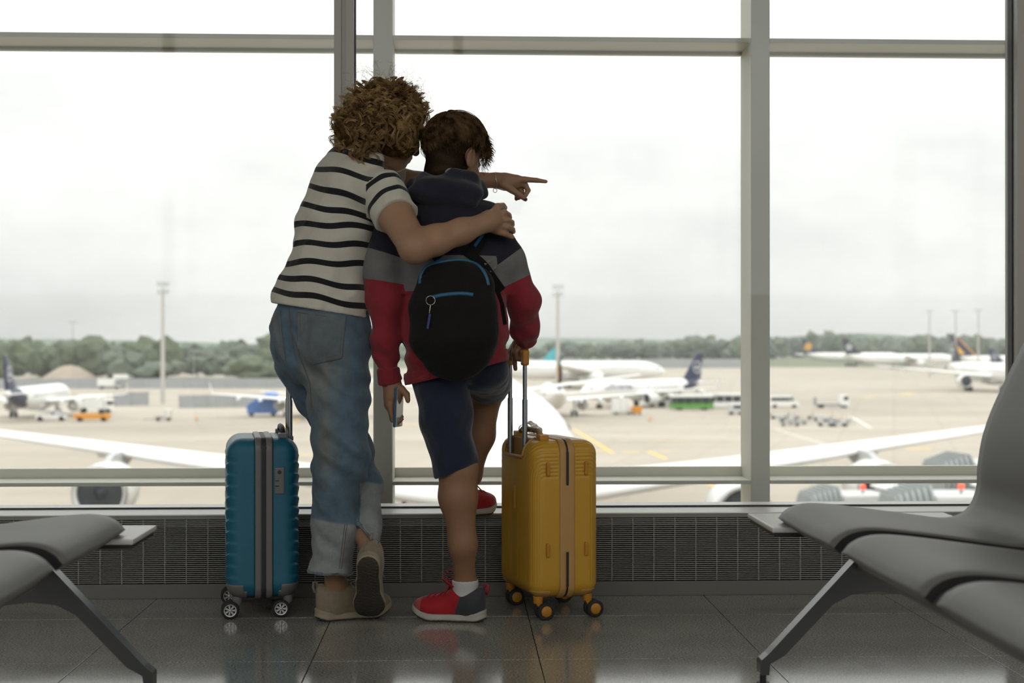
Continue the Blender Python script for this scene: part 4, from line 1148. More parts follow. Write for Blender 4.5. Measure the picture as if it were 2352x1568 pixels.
ch = MB().tube([(-.058, -.10, .541), (-.058, -.098, .555), (-.058, -.07, .566), (-.058, 0, .568), (-.058, .07, .566), (-.058, .098, .555), (-.058, .10, .541)], .008, 10).build('carry_handle', M_tan, case_y)
for sy in (-1, 1): MB().box((-.073, sy * .108 - .022, .538), (-.043, sy * .108 + .018, .558), bev=.005).build('handle_mount', M_cap, case_y)
def film(P):
    n_ = wob(P, 240, 4) * .003
    return chain(P, [(V3(-.058, -.08, .566), .012), (V3(-.056, 0, .574), .016), (V3(-.058, .08, .566), .012)], .01) + n_
sdf_obj('clear_film', film, (-.09, -.11, .54), (-.02, .11, .61), .003, M_film, ch)

# ================================================================== PEOPLE
def attr_mat(name, base, ramp_attr=None, second=None, rough=0.85, weave=700, bump=0.25, var=0.12, sheen=0.2, vscale=25, soft=0.0006, third=None, soft2=None):
    """cloth: base colour, replaced by 'second' where attribute 's1' < 0 and by 'third' where 's2' < 0"""
    m = bpy.data.materials.new(name); m.use_nodes = True
    t = m.node_tree; b = t.nodes['Principled BSDF']; b.inputs['Roughness'].default_value = rough
    b.inputs['Specular IOR Level'].default_value = 0.2
    b.inputs['Sheen Weight'].default_value = sheen; b.inputs['Sheen Roughness'].default_value = 0.5
    g = t.nodes.new('ShaderNodeTexCoord')
    n = t.nodes.new('ShaderNodeTexNoise'); n.inputs['Scale'].default_value = vscale; n.inputs['Detail'].default_value = 6; n.inputs['Roughness'].default_value = 0.65
    t.links.new(g.outputs['Object'], n.inputs['Vector'])
    def rgb(c):
        x = t.nodes.new('ShaderNodeRGB'); x.outputs[0].default_value = tuple(c) + (1,); return x.outputs[0]
    cur = rgb(base)
    for an, c in (('s1', second), ('s2', third)):
        if c is None: continue
        a = t.nodes.new('ShaderNodeAttribute'); a.attribute_name = an
        r = t.nodes.new('ShaderNodeMapRange'); sf = soft2 if (an == 's2' and soft2) else soft; r.inputs['From Min'].default_value = -sf; r.inputs['From Max'].default_value = sf; r.inputs['To Min'].default_value = 1; r.inputs['To Max'].default_value = 0
        t.links.new(a.outputs['Fac'], r.inputs['Value'])
        x = t.nodes.new('ShaderNodeMix'); x.data_type = 'RGBA'
        t.links.new(r.outputs[0], x.inputs['Factor']); t.links.new(cur, x.inputs['A']); t.links.new(rgb(c), x.inputs['B']); cur = x.outputs['Result']
    v = t.nodes.new('ShaderNodeMapRange'); v.inputs['From Min'].default_value = .25; v.inputs['From Max'].default_value = .75; v.inputs['To Min'].default_value = 1 - var; v.inputs['To Max'].default_value = 1 + var
    t.links.new(n.outputs['Fac'], v.inputs['Value'])
    y = t.nodes.new('ShaderNodeMix'); y.data_type = 'RGBA'; y.blend_type = 'MULTIPLY'; y.inputs['Factor'].default_value = 1
    t.links.new(cur, y.inputs['A']); t.links.new(v.outputs[0], y.inputs['B']); t.links.new(y.outputs['Result'], b.inputs['Base Color'])
    w = t.nodes.new('ShaderNodeTexNoise'); w.inputs['Scale'].default_value = weave; w.inputs['Detail'].default_value = 2
    t.links.new(g.outputs['Object'], w.inputs['Vector'])
    w2 = t.nodes.new('ShaderNodeTexNoise'); w2.inputs['Scale'].default_value = 38; w2.inputs['Detail'].default_value = 4; w2.inputs['Distortion'].default_value = 0.6
    t.links.new(g.outputs['Object'], w2.inputs['Vector'])
    bp = t.nodes.new('ShaderNodeBump'); bp.inputs['Strength'].default_value = bump; bp.inputs['Distance'].default_value = .002
    t.links.new(w.outputs['Fac'], bp.inputs['Height'])
    bp2 = t.nodes.new('ShaderNodeBump'); bp2.inputs['Strength'].default_value = 0.35; bp2.inputs['Distance'].default_value = .006
    t.links.new(w2.outputs['Fac'], bp2.inputs['Height']); t.links.new(bp.outputs[0], bp2.inputs['Normal']); t.links.new(bp2.outputs[0], b.inputs['Normal'])
    return m
def hair_mat(name, c0, c1, scale=30):
    m = bpy.data.materials.new(name); m.use_nodes = True
    t = m.node_tree; t.nodes.clear(); o = t.nodes.new('ShaderNodeOutputMaterial')
    g = t.nodes.new('ShaderNodeTexCoord'); n = t.nodes.new('ShaderNodeTexNoise'); n.inputs['Scale'].default_value = scale; n.inputs['Detail'].default_value = 3
    t.links.new(g.outputs['Object'], n.inputs['Vector'])
    x = t.nodes.new('ShaderNodeMix'); x.data_type = 'RGBA'; x.inputs['A'].default_value = tuple(c0) + (1,); x.inputs['B'].default_value = tuple(c1) + (1,)
    r = t.nodes.new('ShaderNodeMapRange'); r.inputs['From Min'].default_value = .35; r.inputs['From Max'].default_value = .65
    t.links.new(n.outputs['Fac'], r.inputs['Value']); t.links.new(r.outputs[0], x.inputs['Factor'])
    d = t.nodes.new('ShaderNodeBsdfDiffuse'); tl = t.nodes.new('ShaderNodeBsdfTranslucent'); gl = t.nodes.new('ShaderNodeBsdfGlossy'); gl.inputs['Roughness'].default_value = .35
    for s_ in (d, tl, gl): t.links.new(x.outputs['Result'], s_.inputs['Color'])
    a = t.nodes.new('ShaderNodeMixShader'); a.inputs[0].default_value = .5; t.links.new(d.outputs[0], a.inputs[1]); t.links.new(tl.outputs[0], a.inputs[2])
    b = t.nodes.new('ShaderNodeMixShader'); b.inputs[0].default_value = .22; t.links.new(a.outputs[0], b.inputs[1]); t.links.new(gl.outputs[0], b.inputs[2])
    t.links.new(b.outputs[0], o.inputs[0])
    return m
M_skin = mat('skin_warm', (0.36, 0.21, 0.13), 0.5, var=0.10, scale=14, bump=0.12, bscale=220, spec=0.35, sss=0.12)
M_skin_b = mat('skin_tanned', (0.29, 0.155, 0.09), 0.5, var=0.10, scale=14, bump=0.10, bscale=220, spec=0.35, sss=0.12)
M_eye = mat('eye', (0.25, 0.2, 0.17), 0.2)
def unit(v):
    v = np.asarray(v, float); return v / np.linalg.norm(v)
def frame(F_, U_):
    f = unit(F_); u = np.asarray(U_, float); u = unit(u - f * (u @ f)); l = np.cross(u, f)
    return np.stack([f, l, u], 1).astype(np.float32)             # columns: front, left, up
def head_sdf(P, C, R, s=1.0, ears=True):
    Q = (P - np.asarray(C, np.float32)) @ R / s
    d = ell(Q, (-.014, 0, .024), (.094, .075, .092))
    d = smin(d, ell(Q, (.028, 0, -.036), (.060, .057, .086)), .03)
    d = smin(d, ell(Q, (.050, 0, -.098), (.028, .026, .022)), .028)
    d = smin(d, ell(Q, (.078, 0, .030), (.014, .045, .012)), .02)
    for sg in (-1, 1):
        d = smax(d, -(np.linalg.norm(Q - V3(.094, sg * .031, .004), axis=1) - .017), .014)
        d = smin(d, ell(Q, (.066, sg * .036, -.034), (.02, .018, .02)), .02)
        if ears:
            e = ell(Q, (-.006, sg * .079, -.018), (.019, .0085, .032))
            e = smax(e, -ell(Q, (-.001, sg * .089, -.014), (.011, .007, .02)), .006)
            d = smin(d, e, .008)
    d = smin(d, chain(Q, [(V3(.084, 0, .012), .008), (V3(.104, 0, -.034), .0125)]), .012)
    d = smin(d, ell(Q, (.085, 0, -.064), (.008, .022, .006)), .008)
    d = smin(d, ell(Q, (.082, 0, -.076), (.009, .019, .007)), .008)
    return d * s
def eyes(C, R, s, parent):
    for sg in (-1, 1):
        m = MB(); bm = bmesh.new(); bmesh.ops.create_uvsphere(bm, u_segments=14, v_segments=8, radius=.0118 * s)
        c = np.asarray(C) + R @ np.array([.079, sg * .031, .004]) * s
        m.bm(bm, at=c, smooth=True); m.build('eye', M_eye, parent)
def person(label, base):
    return tag(empty('person', base), label, 'person')
def wobj(root, name, f, lo, hi, h, m, attrs=None, parent=None):
    o = sdf_obj(name, f, lo, hi, h, m, parent or root, attrs)
    if parent is None: o.location = -root.location
    return o
def hit(f, px, py, lo=3.7, hi=4.9, n=1200):
    """first point of a surface on the line from the lens through this pixel"""
    r = ray(px, py); Y = np.linspace(lo, hi, n)
    P = np.stack([r.x / r.y * Y, Y, H + r.z / r.y * Y], 1).astype(np.float32)
    d = f(P); i = int(np.argmax(d < 0)) if (d < 0).any() else n // 2
    return P[i].astype(float)
def poly_prism(P, pts, Y):
    """signed distance (x,z) to a convex polygon given by pixels at depth Y, running along depth"""
    v = [W(a, b, Y) for a, b in pts]; v = [np.array([q[0], q[2]]) for q in v]
    ar = sum(v[i][0] * v[(i + 1) % len(v)][1] - v[(i + 1) % len(v)][0] * v[i][1] for i in range(len(v)))
    if ar < 0: v = v[::-1]
    d = None
    for i in range(len(v)):
        a, b = v[i], v[(i + 1) % len(v)]; e = b - a; n = np.array([e[1], -e[0]]) / np.linalg.norm(e)
        q = (P[:, 0] - a[0]) * n[0] + (P[:, 2] - a[1]) * n[1]
        d = q if d is None else np.maximum(d, q)
    return d
def line_above(P, a, b, Y):
    """height of a point over the line through two pixels (as seen at depth Y), positive above"""
    A, B = W(a[0], a[1], Y), W(b[0], b[1], Y)
    z = A[2] + (P[:, 0] - A[0]) * (B[2] - A[2]) / (B[0] - A[0])
    return (P[:, 2] - z) * math.cos(math.atan2(B[2] - A[2], B[0] - A[0]))
def tubes_mesh(paths, radii, ns, name, m):
    """many thin tubes as one mesh: paths (k, n, 3), radii (k, n)"""
    paths = np.asarray(paths, np.float64); k, n, _ = paths.shape
    d = np.gradient(paths, axis=1); d /= np.linalg.norm(d, axis=2, keepdims=True) + 1e-9
    ref = np.zeros_like(d); ref[..., 2] = 1; ref[np.abs(d[..., 2]) > .9] = (1, 0, 0)
    u = np.cross(d, ref); u /= np.linalg.norm(u, axis=2, keepdims=True) + 1e-9; w = np.cross(d, u)
    vs = []
    for i in range(ns):
        a = 2 * PI * i / ns
        vs.append(paths + (u * math.cos(a) + w * math.sin(a)) * radii[..., None])
    v = np.stack(vs, 2).reshape(-1, 3)                            # k,n,ns
    base = (np.arange(k)[:, None, None] * n + np.arange(n - 1)[None, :, None]) * ns
    i = np.arange(ns)[None, None, :]; j = (i + 1) % ns
    q = np.stack([base + i, base + j, base + ns + j, base + ns + i], -1).reshape(-1, 4)
    return np_mesh(name, v, q, m, True)

# ------------------------------------------------------------------ shoes
def shoe_fns(L=.25, Wd=1.0, high=1.0):
    k = L / .25
    def sole(P):
        Q = P / k; x, y = Q[:, 0], Q[:, 1] / Wd
        z = Q[:, 2] - .030 * np.clip((x - .17) / .08, 0, 1) ** 2 - .012 * np.clip((.03 - x) / .04, 0, 1)
        D = np.stack([x, y, np.zeros_like(x)], 1)
        pl = chain(D, [(V3(.033, 0, 0), .0345), (V3(.10, .002, 0), .032), (V3(.178, .0, 0), .0445), (V3(.212, .004, 0), .037)], .02)
        th = .0125 + .004 * np.clip(1 - x / .1, 0, 1)
        zz = np.abs(z - th) - th
        return (smax(smax(pl - .001 * np.sin(z * 260), zz, .008), .0045 - z, .001)) * k
    def outs(P):
        Q = P / k; x, y = Q[:, 0], Q[:, 1] / Wd
        z = Q[:, 2] - .030 * np.clip((x - .17) / .08, 0, 1) ** 2 - .012 * np.clip((.03 - x) / .04, 0, 1)
        D = np.stack([x, y, np.zeros_like(x)], 1)
        pl = chain(D, [(V3(.033, 0, 0), .0345), (V3(.10, .002, 0), .032), (V3(.178, .0, 0), .0445), (V3(.212, .004, 0), .037)], .02)
        gr_ = .0012 * (np.sin(x * 520 + 3 * np.sin(y * 60)) > .3)
        return smax(smax(pl + .0015, z - .0055, .001), gr_ - z, .0015) * k
    def upper(P):
        Q = P / k; Q = np.stack([Q[:, 0], Q[:, 1] / Wd, Q[:, 2] - .010 * np.clip((Q[:, 0] - .17) / .08, 0, 1)], 1)
        d = ell(Q, (.188, .002, .036), (.058, .041, .034))
        d = smin(d, ell(Q, (.125, 0, .046), (.075, .036, .042)), .03)
        d = smin(d, ell(Q, (.052, 0, .052), (.050, .038, .056 * high)), .03)
        d = smin(d, ell(Q, (.07, 0, .075), (.055, .036, .036)), .02)
        d = smin(d, ell(Q, (.085, 0, .078), (.04, .027, .032)), .02)
        d = smin(d, ell(Q, (.016, 0, .092 * high), (.014, .020, .022)), .015)
        hole = ell(Q, (.066, 0, .138), (.042, .030, .052))
        d = smax(d, -hole, .006)
        d = smax(d, .014 - Q[:, 2], .004)
        return d * k
    return sole, upper, outs
def put(o, root, M4):
    """place a part given by its world matrix under an unrotated root"""
    T = Matrix.Translation(-root.location) @ M4
    o.matrix_basis = T
def shoe(root, name, M4, L, m_up, m_sole, m_lace, m_outsole=None, heel=None, heel_m=None, lab=None, bow=False, toe_m=None):
    sole, upper, outs = shoe_fns(L)
    k = L / .25
    lo, hi = (-.03 * k, -.065 * k, -.01), (.27 * k, .065 * k, .17 * k)
    o = sdf_obj(name, upper, lo, hi, .0035, m_up, root, {'s1': (lambda P: P[:, 0] - k * (.095 - .35 * (P[:, 2] - .03)) if heel_m else P[:, 0] * 0 + 1), 's2': (lambda P: k * .212 - P[:, 0] if toe_m else P[:, 0] * 0 + 1)})
    put(o, root, M4)
    if lab: o['label'] = lab
    sdf_obj('sole', sole, lo, hi, .0035, m_sole, o)
    sdf_obj('outsole', outs, lo, hi, .003, m_outsole or m_sole, o)
    la = MB()
    for i in range(5):
        x = (.108 + .018 * i) * k; z0 = (.100 - .0085 * i) * k; w = .022 * k
        a = hit_local(upper, x, -w, k); b = hit_local(upper, x + .010 * k, w, k); c = hit_local(upper, x + .005 * k, 0, k); e1 = hit_local(upper, x + .002 * k, -w * .5, k); e2 = hit_local(upper, x + .008 * k, w * .5, k)
        up_ = np.array([0, 0, .0015])
        la.tube([a + up_, e1 + up_, c + up_, e2 + up_, b + up_], .0026 * k, 6)
    c = hit_local(upper, .103 * k, 0, k)
    for s_ in (-1, 1):
        pts = [c + np.array([-.003 + .038 * math.sin(t) * (1 if bow else .6), s_ * (.004 + .030 * math.sin(t / 2)), .004 + (.030 if bow else .012) * math.sin(t / 2) * math.sin(t)]) * k for t in np.linspace(0, PI, 10)]
        la.tube(pts, .0022 * k, 6)
        la.tube([c, c + np.array([.02, s_ * .022, .004]) * k, c + np.array([.038, s_ * .037, -.022]) * k], .0022 * k, 6)
    if bow:
        la.tube([c + np.array([.036 * math.sin(t) * 1.0 + .004, -.002, .036 * (1 - math.cos(t)) * .75]) * k for t in np.linspace(0, 2 * PI, 16)], .0022 * k, 6)
    la.build('laces', m_lace, o)
    MB().tube([(-.001 * k, 0, .088 * k), (-.008 * k, 0, .105 * k), (-.006 * k, 0, .120 * k), (.004 * k, 0, .118 * k), (.006 * k, 0, .103 * k)], .004 * k, 8).build('heel_tab', m_lace if heel_m is None else m_lace, o)
    return o
def hit_local(f, x, y, k):
    z = np.linspace(.16 * k, .0, 300).astype(np.float32); P = np.stack([np.full(300, x, np.float32), np.full(300, y, np.float32), z], 1)
    d = f(P); i = int(np.argmax(d < 0)) if (d < 0).any() else 150
    return P[i].astype(float)
def axes_matrix(origin, X, Z):
    x = Vector(X).normalized(); z = Vector(Z); z = (z - x * z.dot(x)).normalized(); y = z.cross(x)
    M = Matrix((x, y, z)).transposed().to_4x4(); M.translation = Vector(origin)
    return M

# ------------------------------------------------------------------ THE WOMAN
M_tee = attr_mat('tee_cream_black_stripes', (0.56, 0.535, 0.46), second=(0.012, 0.012, 0.014), var=0.06, bump=0.15)
M_jean = attr_mat('washed_denim', (0.100, 0.150, 0.200), second=(0.26, 0.275, 0.28), third=(0.17, 0.185, 0.18), var=0.34, weave=900, bump=0.4, vscale=16, sheen=0.1, soft=0.004, soft2=0.035)
M_jean_d = attr_mat('denim_pocket', (0.13, 0.155, 0.17), var=0.3, weave=900, bump=0.4, vscale=14, sheen=0.1)
M_seam = mat('denim_stitching', (0.13, 0.105, 0.065), 0.8)
M_hem = attr_mat('frayed_denim_hem', (0.13, 0.17, 0.20), var=0.6, weave=500, bump=0.9, vscale=160)
M_tshoe = attr_mat('taupe_knit_sneaker', (0.25, 0.205, 0.14), rough=0.6, var=0.15, weave=420, bump=0.6, vscale=60)
M_tsole = mat('cream_rubber_sole', (0.31, 0.265, 0.19), 0.6, var=0.08)
M_outs = mat('dark_brown_outsole', (0.045, 0.037, 0.028), 0.7, bump=0.5, bscale=150)
M_curl = hair_mat('curly_blond_brown_hair', (0.27, 0.155, 0.062), (0.86, 0.60, 0.30), 16)
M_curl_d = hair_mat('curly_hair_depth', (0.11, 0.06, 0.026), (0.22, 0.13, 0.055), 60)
M_silver = mat('silver_chain', (0.6, 0.58, 0.5), 0.25, metal=0.9)
M_nail = mat('dark_red_nail', (0.17, 0.02, 0.03), 0.25)

hr = G(722, 1431, 0.0); tr_ = G(893, 1416, 0.0); _o = np.array([hr[0], hr[1] + .034, 0])
SM1 = axes_matrix(_o, (tr_[0] - hr[0], tr_[1] - hr[1], 0), (0, 0, 1))
ht = W(845, 1304, 4.135); tt = W(849, 1434, 4.245)
dirs = unit(tt - ht); toe = np.array([tt[0], tt[1], 0.008])
SM2 = axes_matrix(toe - dirs * .238, dirs, np.array([.05, .72, .62]))
hr = G(1120, 1432, 0.0); tr_ = G(958, 1424, 0.0)
SM3 = axes_matrix((hr[0] - .004, hr[1] + .030, 0), (tr_[0] - hr[0], tr_[1] - hr[1], 0), (0, 0, 1))
hr = W(1010, 1190, 4.53); tr_ = W(1133, 1176, 4.715); d_ = unit(tr_ - hr)
SM4 = axes_matrix(np.array([tr_[0], tr_[1], SZ + .001]) - np.array([d_[0], d_[1], 0]) * .226, (d_[0], d_[1], .0), (0, 0, 1))
def inshoe(M, x, y, z, k=1.0):
    return np.array(M @ Vector((x * k, y * k, z * k)))
wo = person('woman with curly hair in striped shirt and jeans, pointing over the boy', (W(770, 1430, 4.27)[0], 4.27, 0))
w_sh_r, w_el_r, w_wr_r = W(882, 446, 4.19), W(953, 568, 4.03), W(1110, 513, 4.125)
w_sh_l, w_el_l, w_wr_l = W(800, 388, 4.45), W(965, 424, 4.58), W(1140, 414, 4.62)
HCw = W(903, 292, 4.335); Rw = frame((.74, .58, -.36), (.12, .08, 1))
SP = [(W(738, 760, 4.31), .150, .115, (.91, -.42, 0)), (W(742, 690, 4.31), .132, .103, (.91, -.42, 0)), (W(750, 600, 4.31), .121, .098, (.85, -.5, 0)),
      (W(764, 520, 4.31), .126, .098, (.75, -.62, 0)), (W(790, 435, 4.31), .134, .090, (.62, -.76, -.12)), (W(824, 372, 4.315), .110, .062, (.56, -.8, -.2))]
rl = [(W(768, 790, 4.27), .105), (W(776, 900, 4.26), .091), (W(783, 1040, 4.24), .079), (W(770, 1190, 4.26), .068), (W(759, 1312, 4.28), .059), (W(757, 1350, 4.29), .059)]
ll = [(W(692, 800, 4.37), .094), (W(738, 905, 4.42), .080), (W(806, 1030, 4.41), .064), (W(836, 1110, 4.345), .052), (W(838, 1215, 4.262), .044), (W(838, 1250, 4.24), .042)]
def fingers(P, chains_, d, k=.006):
    for c in chains_:
        d = smin(d, chain(P, [(W(*q[:3]), q[3]) for q in c], .003), k)
    return d
POINT = [[(1188, 412, 4.62, .0125), (1206, 412, 4.625, .0098), (1232, 414, 4.625, .0082), (1254, 417, 4.625, .0062)],                # index, stretched out
         [(1187, 420, 4.635, .0115), (1206, 424, 4.64, .0098), (1213, 437, 4.635, .0086), (1206, 450, 4.625, .0075)],                 # curled middle
         [(1182, 428, 4.65, .011), (1198, 437, 4.655, .0092), (1199, 450, 4.64, .008), (1190, 455, 4.63, .0072)],
         [(1176, 434, 4.66, .010), (1188, 447, 4.66, .0082), (1186, 457, 4.645, .0068)],
         [(1156, 424, 4.60, .0145), (1176, 436, 4.598, .0118), (1192, 447, 4.60, .0095), (1207, 458, 4.605, .0072)]]                  # thumb
HOLD = [[(1134, 487, 4.158, .0125), (1143, 474, 4.168, .0105), (1155, 472, 4.195, .0088), (1160, 477, 4.22, .0078)],
        [(1143, 494, 4.156, .0120), (1158, 488, 4.165, .0102), (1168, 494, 4.19, .0088), (1171, 500, 4.22, .0078)],
        [(1146, 506, 4.157, .0118), (1164, 505, 4.165, .0100), (1175, 511, 4.19, .0086), (1177, 516, 4.22, .0078)],
        [(1145, 519, 4.159, .0115), (1165, 521, 4.167, .0096), (1177, 527, 4.19, .0083), (1179, 532, 4.215, .0075)],
        [(1138, 530, 4.162, .0110), (1158, 536, 4.168, .0092), (1176, 544, 4.19, .0078)]]
def woman_body(P):
    d = head_sdf(P, HCw, Rw, 1.0)
    nb = HCw + Rw @ np.array([-.035, 0, -.075]); d = smin(d, seg(P, nb, SP[5][0] + np.array([.01, 0, .005]), .049, .054), .03)
    d = smin(d, etube(P, SP, .03) + .034, .04)
    d = smin(d, chain(P, [(w_sh_r, .054), (W(910, 497, 4.13), .050), (w_el_r, .0445), (W(1000, 551, 4.06), .0425), (W(1060, 531, 4.09), .036), (w_wr_r, .0275)], .02), .03)
    d = smin(d, chain(P, [(w_sh_l, .052), (w_el_l, .038), (W(1050, 415, 4.61), .033), (w_wr_l, .0235)], .02), .03)
    # hand on the boy's shoulder
    h = chain(P, [(w_wr_r, .0265), (W(1126, 507, 4.144), .027), (W(1136, 506, 4.152), .022)], .015)
    for a, b in (((1120, 500, 4.142), (1141, 490, 4.163)), ((1122, 516, 4.142), (1145, 528, 4.166))): h = smin(h, seg(P, W(*a), W(*b), .018, .0125), .014)
    d = smin(d, fingers(P, HOLD, h, .004), .012)
    # pointing hand
    h = chain(P, [(w_wr_l, .023), (W(1160, 418, 4.62), .025), (W(1182, 421, 4.632), .021)], .015)
    h = smin(h, seg(P, W(1160, 412, 4.618), W(1187, 411, 4.622), .019, .014), .012)
    d = smin(d, fingers(P, POINT, h), .012)
    # legs down into the shoes
    d = smin(d, chain(P, [(W(768, 790, 4.28), .065), (W(783, 1040, 4.245), .055), (W(766, 1150, 4.26), .056), (W(763, 1290, 4.275), .034), (inshoe(SM1, .066, 0, .100), .0285), (inshoe(SM1, .072, 0, .060), .024), (inshoe(SM1, .13, 0, .04), .018)], .03), .03)
    d = smin(d, chain(P, [(W(700, 800, 4.36), .050), (W(806, 1030, 4.41), .042), (W(836, 1120, 4.34), .036), (W(836, 1215, 4.262), .034), (inshoe(SM2, .064, 0, .105), .0275), (inshoe(SM2, .072, 0, .060), .024), (inshoe(SM2, .13, 0, .04), .018)], .03), .03)
    return d
lo, hi = np.array([-.72, 3.95, .02]), np.array([.36, 4.80, 1.66])
wb_ = wobj(wo, 'body', woman_body, lo, hi, .0042, M_skin)
eyes(HCw, Rw, 1.0, wb_)
MB().lathe([(.0005, 0), (.005, .0005), (.0058, .003), (.0005, .0045)], W(1207, 457, 4.597), Vector((.5, -.4, -.8)), 10).build('fingernail', M_nail, wb_)
br = MB()                                                        # bracelet on the pointing wrist
cb = W(1139, 414, 4.62)
br.tube([cb + np.array([.003 * math.sin(2 * a), .027 * math.cos(a), .0265 * math.sin(a) - .001]) for a in np.linspace(0, 2 * PI, 28)[:-1]], .0016, 6, closed=True)
br.tube([cb + np.array([-.003 + .006 * math.cos(a), -.012, -.034 + .007 * math.sin(a)]) for a in np.linspace(0, 2 * PI, 14)[:-1]], .0011, 5, closed=True)
for a in np.linspace(0, 2 * PI, 12)[:-1]:
    bm = bmesh.new(); bmesh.ops.create_icosphere(bm, subdivisions=1, radius=.0024); br.bm(bm, at=cb + np.array([.003 * math.sin(2 * a), .027 * math.cos(a), .0265 * math.sin(a) - .001]), smooth=True)
o = br.build('bracelet', M_silver, wo); o.location = -wo.location; o['label'] = 'thin silver chain bracelet'

# striped shirt
SH = [(W(735, 735, 4.31), .155, .128, (.91, -.42, 0)), (W(735, 700, 4.31), .148, .120, (.91, -.42, 0)), (W(748, 650, 4.31), .130, .106, (.88, -.46, 0)), (W(759, 590, 4.31), .122, .101, (.85, -.5, 0)),
      (W(773, 515, 4.31), .126, .100, (.75, -.62, 0)), (W(797, 432, 4.31), .138, .094, (.62, -.76, -.12)), (W(815, 370, 4.315), .130, .060, (.56, -.76, -.40))]
def shirt(P):
    d = etube(P, SH, .03)
    d = smin(d, seg(P, w_sh_r, W(915, 505, 4.12), .066, .063), .035)
    d = smin(d, seg(P, w_sh_l, W(925, 414, 4.55), .062, .056), .035)
    fold = wob(P, 34, 11, 6, (1, 1, 2.2)) * .0055 + wob(P, 80, 12, 6, (1, .6, 1.8)) * .0030 + (np.abs(np.sin((P[:, 0] * .9 - P[:, 2] * .55) * 34 + 2 * wob(P, 18, 14))) ** 6) * -.0035
    lowb = np.clip((1.05 - P[:, 2]) / .18, 0, 1)
    fold = fold + lowb * .006 * np.sin((P[:, 2] * 1.0 + P[:, 0] * .75) * 62 + 1.5 * np.sin(P[:, 0] * 20))
    d = d + fold
    A, B = w_sh_r.astype(np.float32), W(953, 568, 4.03).astype(np.float32); ax = unit(B - A)
    near = np.linalg.norm(P - (A + (B - A) * .62), axis=1) < .13
    cut = (P - (W(908, 494, 4.125).astype(np.float32))) @ ax.astype(np.float32)
    d = np.where(near, smax(d, cut, .003), d)
    axl = unit(w_el_l - w_sh_l).astype(np.float32); cutl = (P - W(912, 413, 4.54).astype(np.float32)) @ axl
    d = np.where((np.linalg.norm(P - W(930, 415, 4.55).astype(np.float32), axis=1) < .1), smax(d, cutl, .003), d)
    d = smax(d, -line_above(P, (630, 696), (835, 729), 4.22), .004)              # hem
    nk = W(868, 340, 4.33).astype(np.float32); axn = unit(np.array([.55, .1, .83])).astype(np.float32)
    d = smax(d, -np.maximum(np.linalg.norm(np.cross(P - nk, axn), axis=1) - .058, -.01 - (P - nk) @ axn), .006)      # neckline
    d = smax(d, -(np.linalg.norm(P - nk, axis=1) - .062), .006)
    return d
STR = [((748, 330), (882, 376)), ((722, 376), (868, 418)), ((703, 417), (836, 464)), ((686, 464), (842, 498)), ((677, 511), (850, 522)), ((672, 556), (842, 563)),
       ((663, 600), (840, 606)), ((652, 634), (836, 662)), ((645, 668), (833, 703))]
def stripes(P):
    s = None
    sl_ = (P - w_sh_r.astype(np.float32)) @ unit(w_el_r - w_sh_r).astype(np.float32)
    rad = np.linalg.norm(P - w_sh_r.astype(np.float32) - sl_[:, None] * unit(w_el_r - w_sh_r).astype(np.float32), axis=1)
    on_sleeve = (rad < .083) & (sl_ > -.012) & (P[:, 0] > W(840, 500, 4.15)[0])
    for a, b in STR:
        e = np.abs(line_above(P, a, b, 4.2) + .004 * np.sin(P[:, 0] * 40 + P[:, 2] * 9)) - .0088
        s = e if s is None else np.minimum(s, e)
    es = np.minimum(np.abs(sl_ - .002) - .009, np.abs(sl_ - .056) - .009)
    ll_ = (P - w_sh_l.astype(np.float32)) @ unit(w_el_l - w_sh_l).astype(np.float32)
    el_ = np.minimum(np.abs(ll_ - .03) - .009, np.abs(ll_ - .09) - .009)
    s = np.where(on_sleeve, es, s)
    return np.where((P[:, 1] > 4.44) & (P[:, 0] > W(830, 400, 4.5)[0]), el_, s)
wobj(wo, 'striped_shirt', shirt, (-.66, 3.98, .8), (-.05, 4.75, 1.48), .0042, M_tee, {'s1': stripes})

# jeans
def jeans(P):
    hp = etube(P, [(W(738, 800, 4.30), .139, .118, (.91, -.42, 0)), (W(738, 742, 4.31), .142, .113, (.91, -.42, 0)), (W(742, 690, 4.31), .128, .103, (.91, -.42, 0))], .03)
    hp = smax(hp, P[:, 2] - W(742, 685, 4.3)[2], .004)
    for px, py, Y in ((752, 790, 4.225), (690, 785, 4.30)):                      # seat
        hp = smin(hp, ell(P, W(px, py, Y), (.078, .075, .088)), .035)
    r = chain(P, rl, .03); r = smax(r, -line_above(P, (712, 1307), (805, 1316), 4.28), .003)
    l = chain(P, ll, .03); l = smax(l, -line_above(P, (830, 1196), (864, 1240), 4.25), .003)
    d = smin(smin(hp, r, .025), smin(hp, l, .03), .012)
    f1 = wob(P, 46, 21, 6, (1, 1, 1.8)) * .0050 + wob(P, 110, 22, 6) * .0022 + (np.abs(np.sin((P[:, 0] * 1.2 + P[:, 2] * .35) * 30 + 2.2 * wob(P, 14, 24))) ** 8) * -.0035
    knee = np.exp(-((P[:, 2] - .50) / .13) ** 2)
    f1 = f1 + knee * .005 * np.sin(P[:, 2] * 75 + P[:, 0] * 55) + np.exp(-((P[:, 2] - .74) / .08) ** 2) * .0045 * np.sin((P[:, 2] + .8 * P[:, 0]) * 80)
    return d + f1
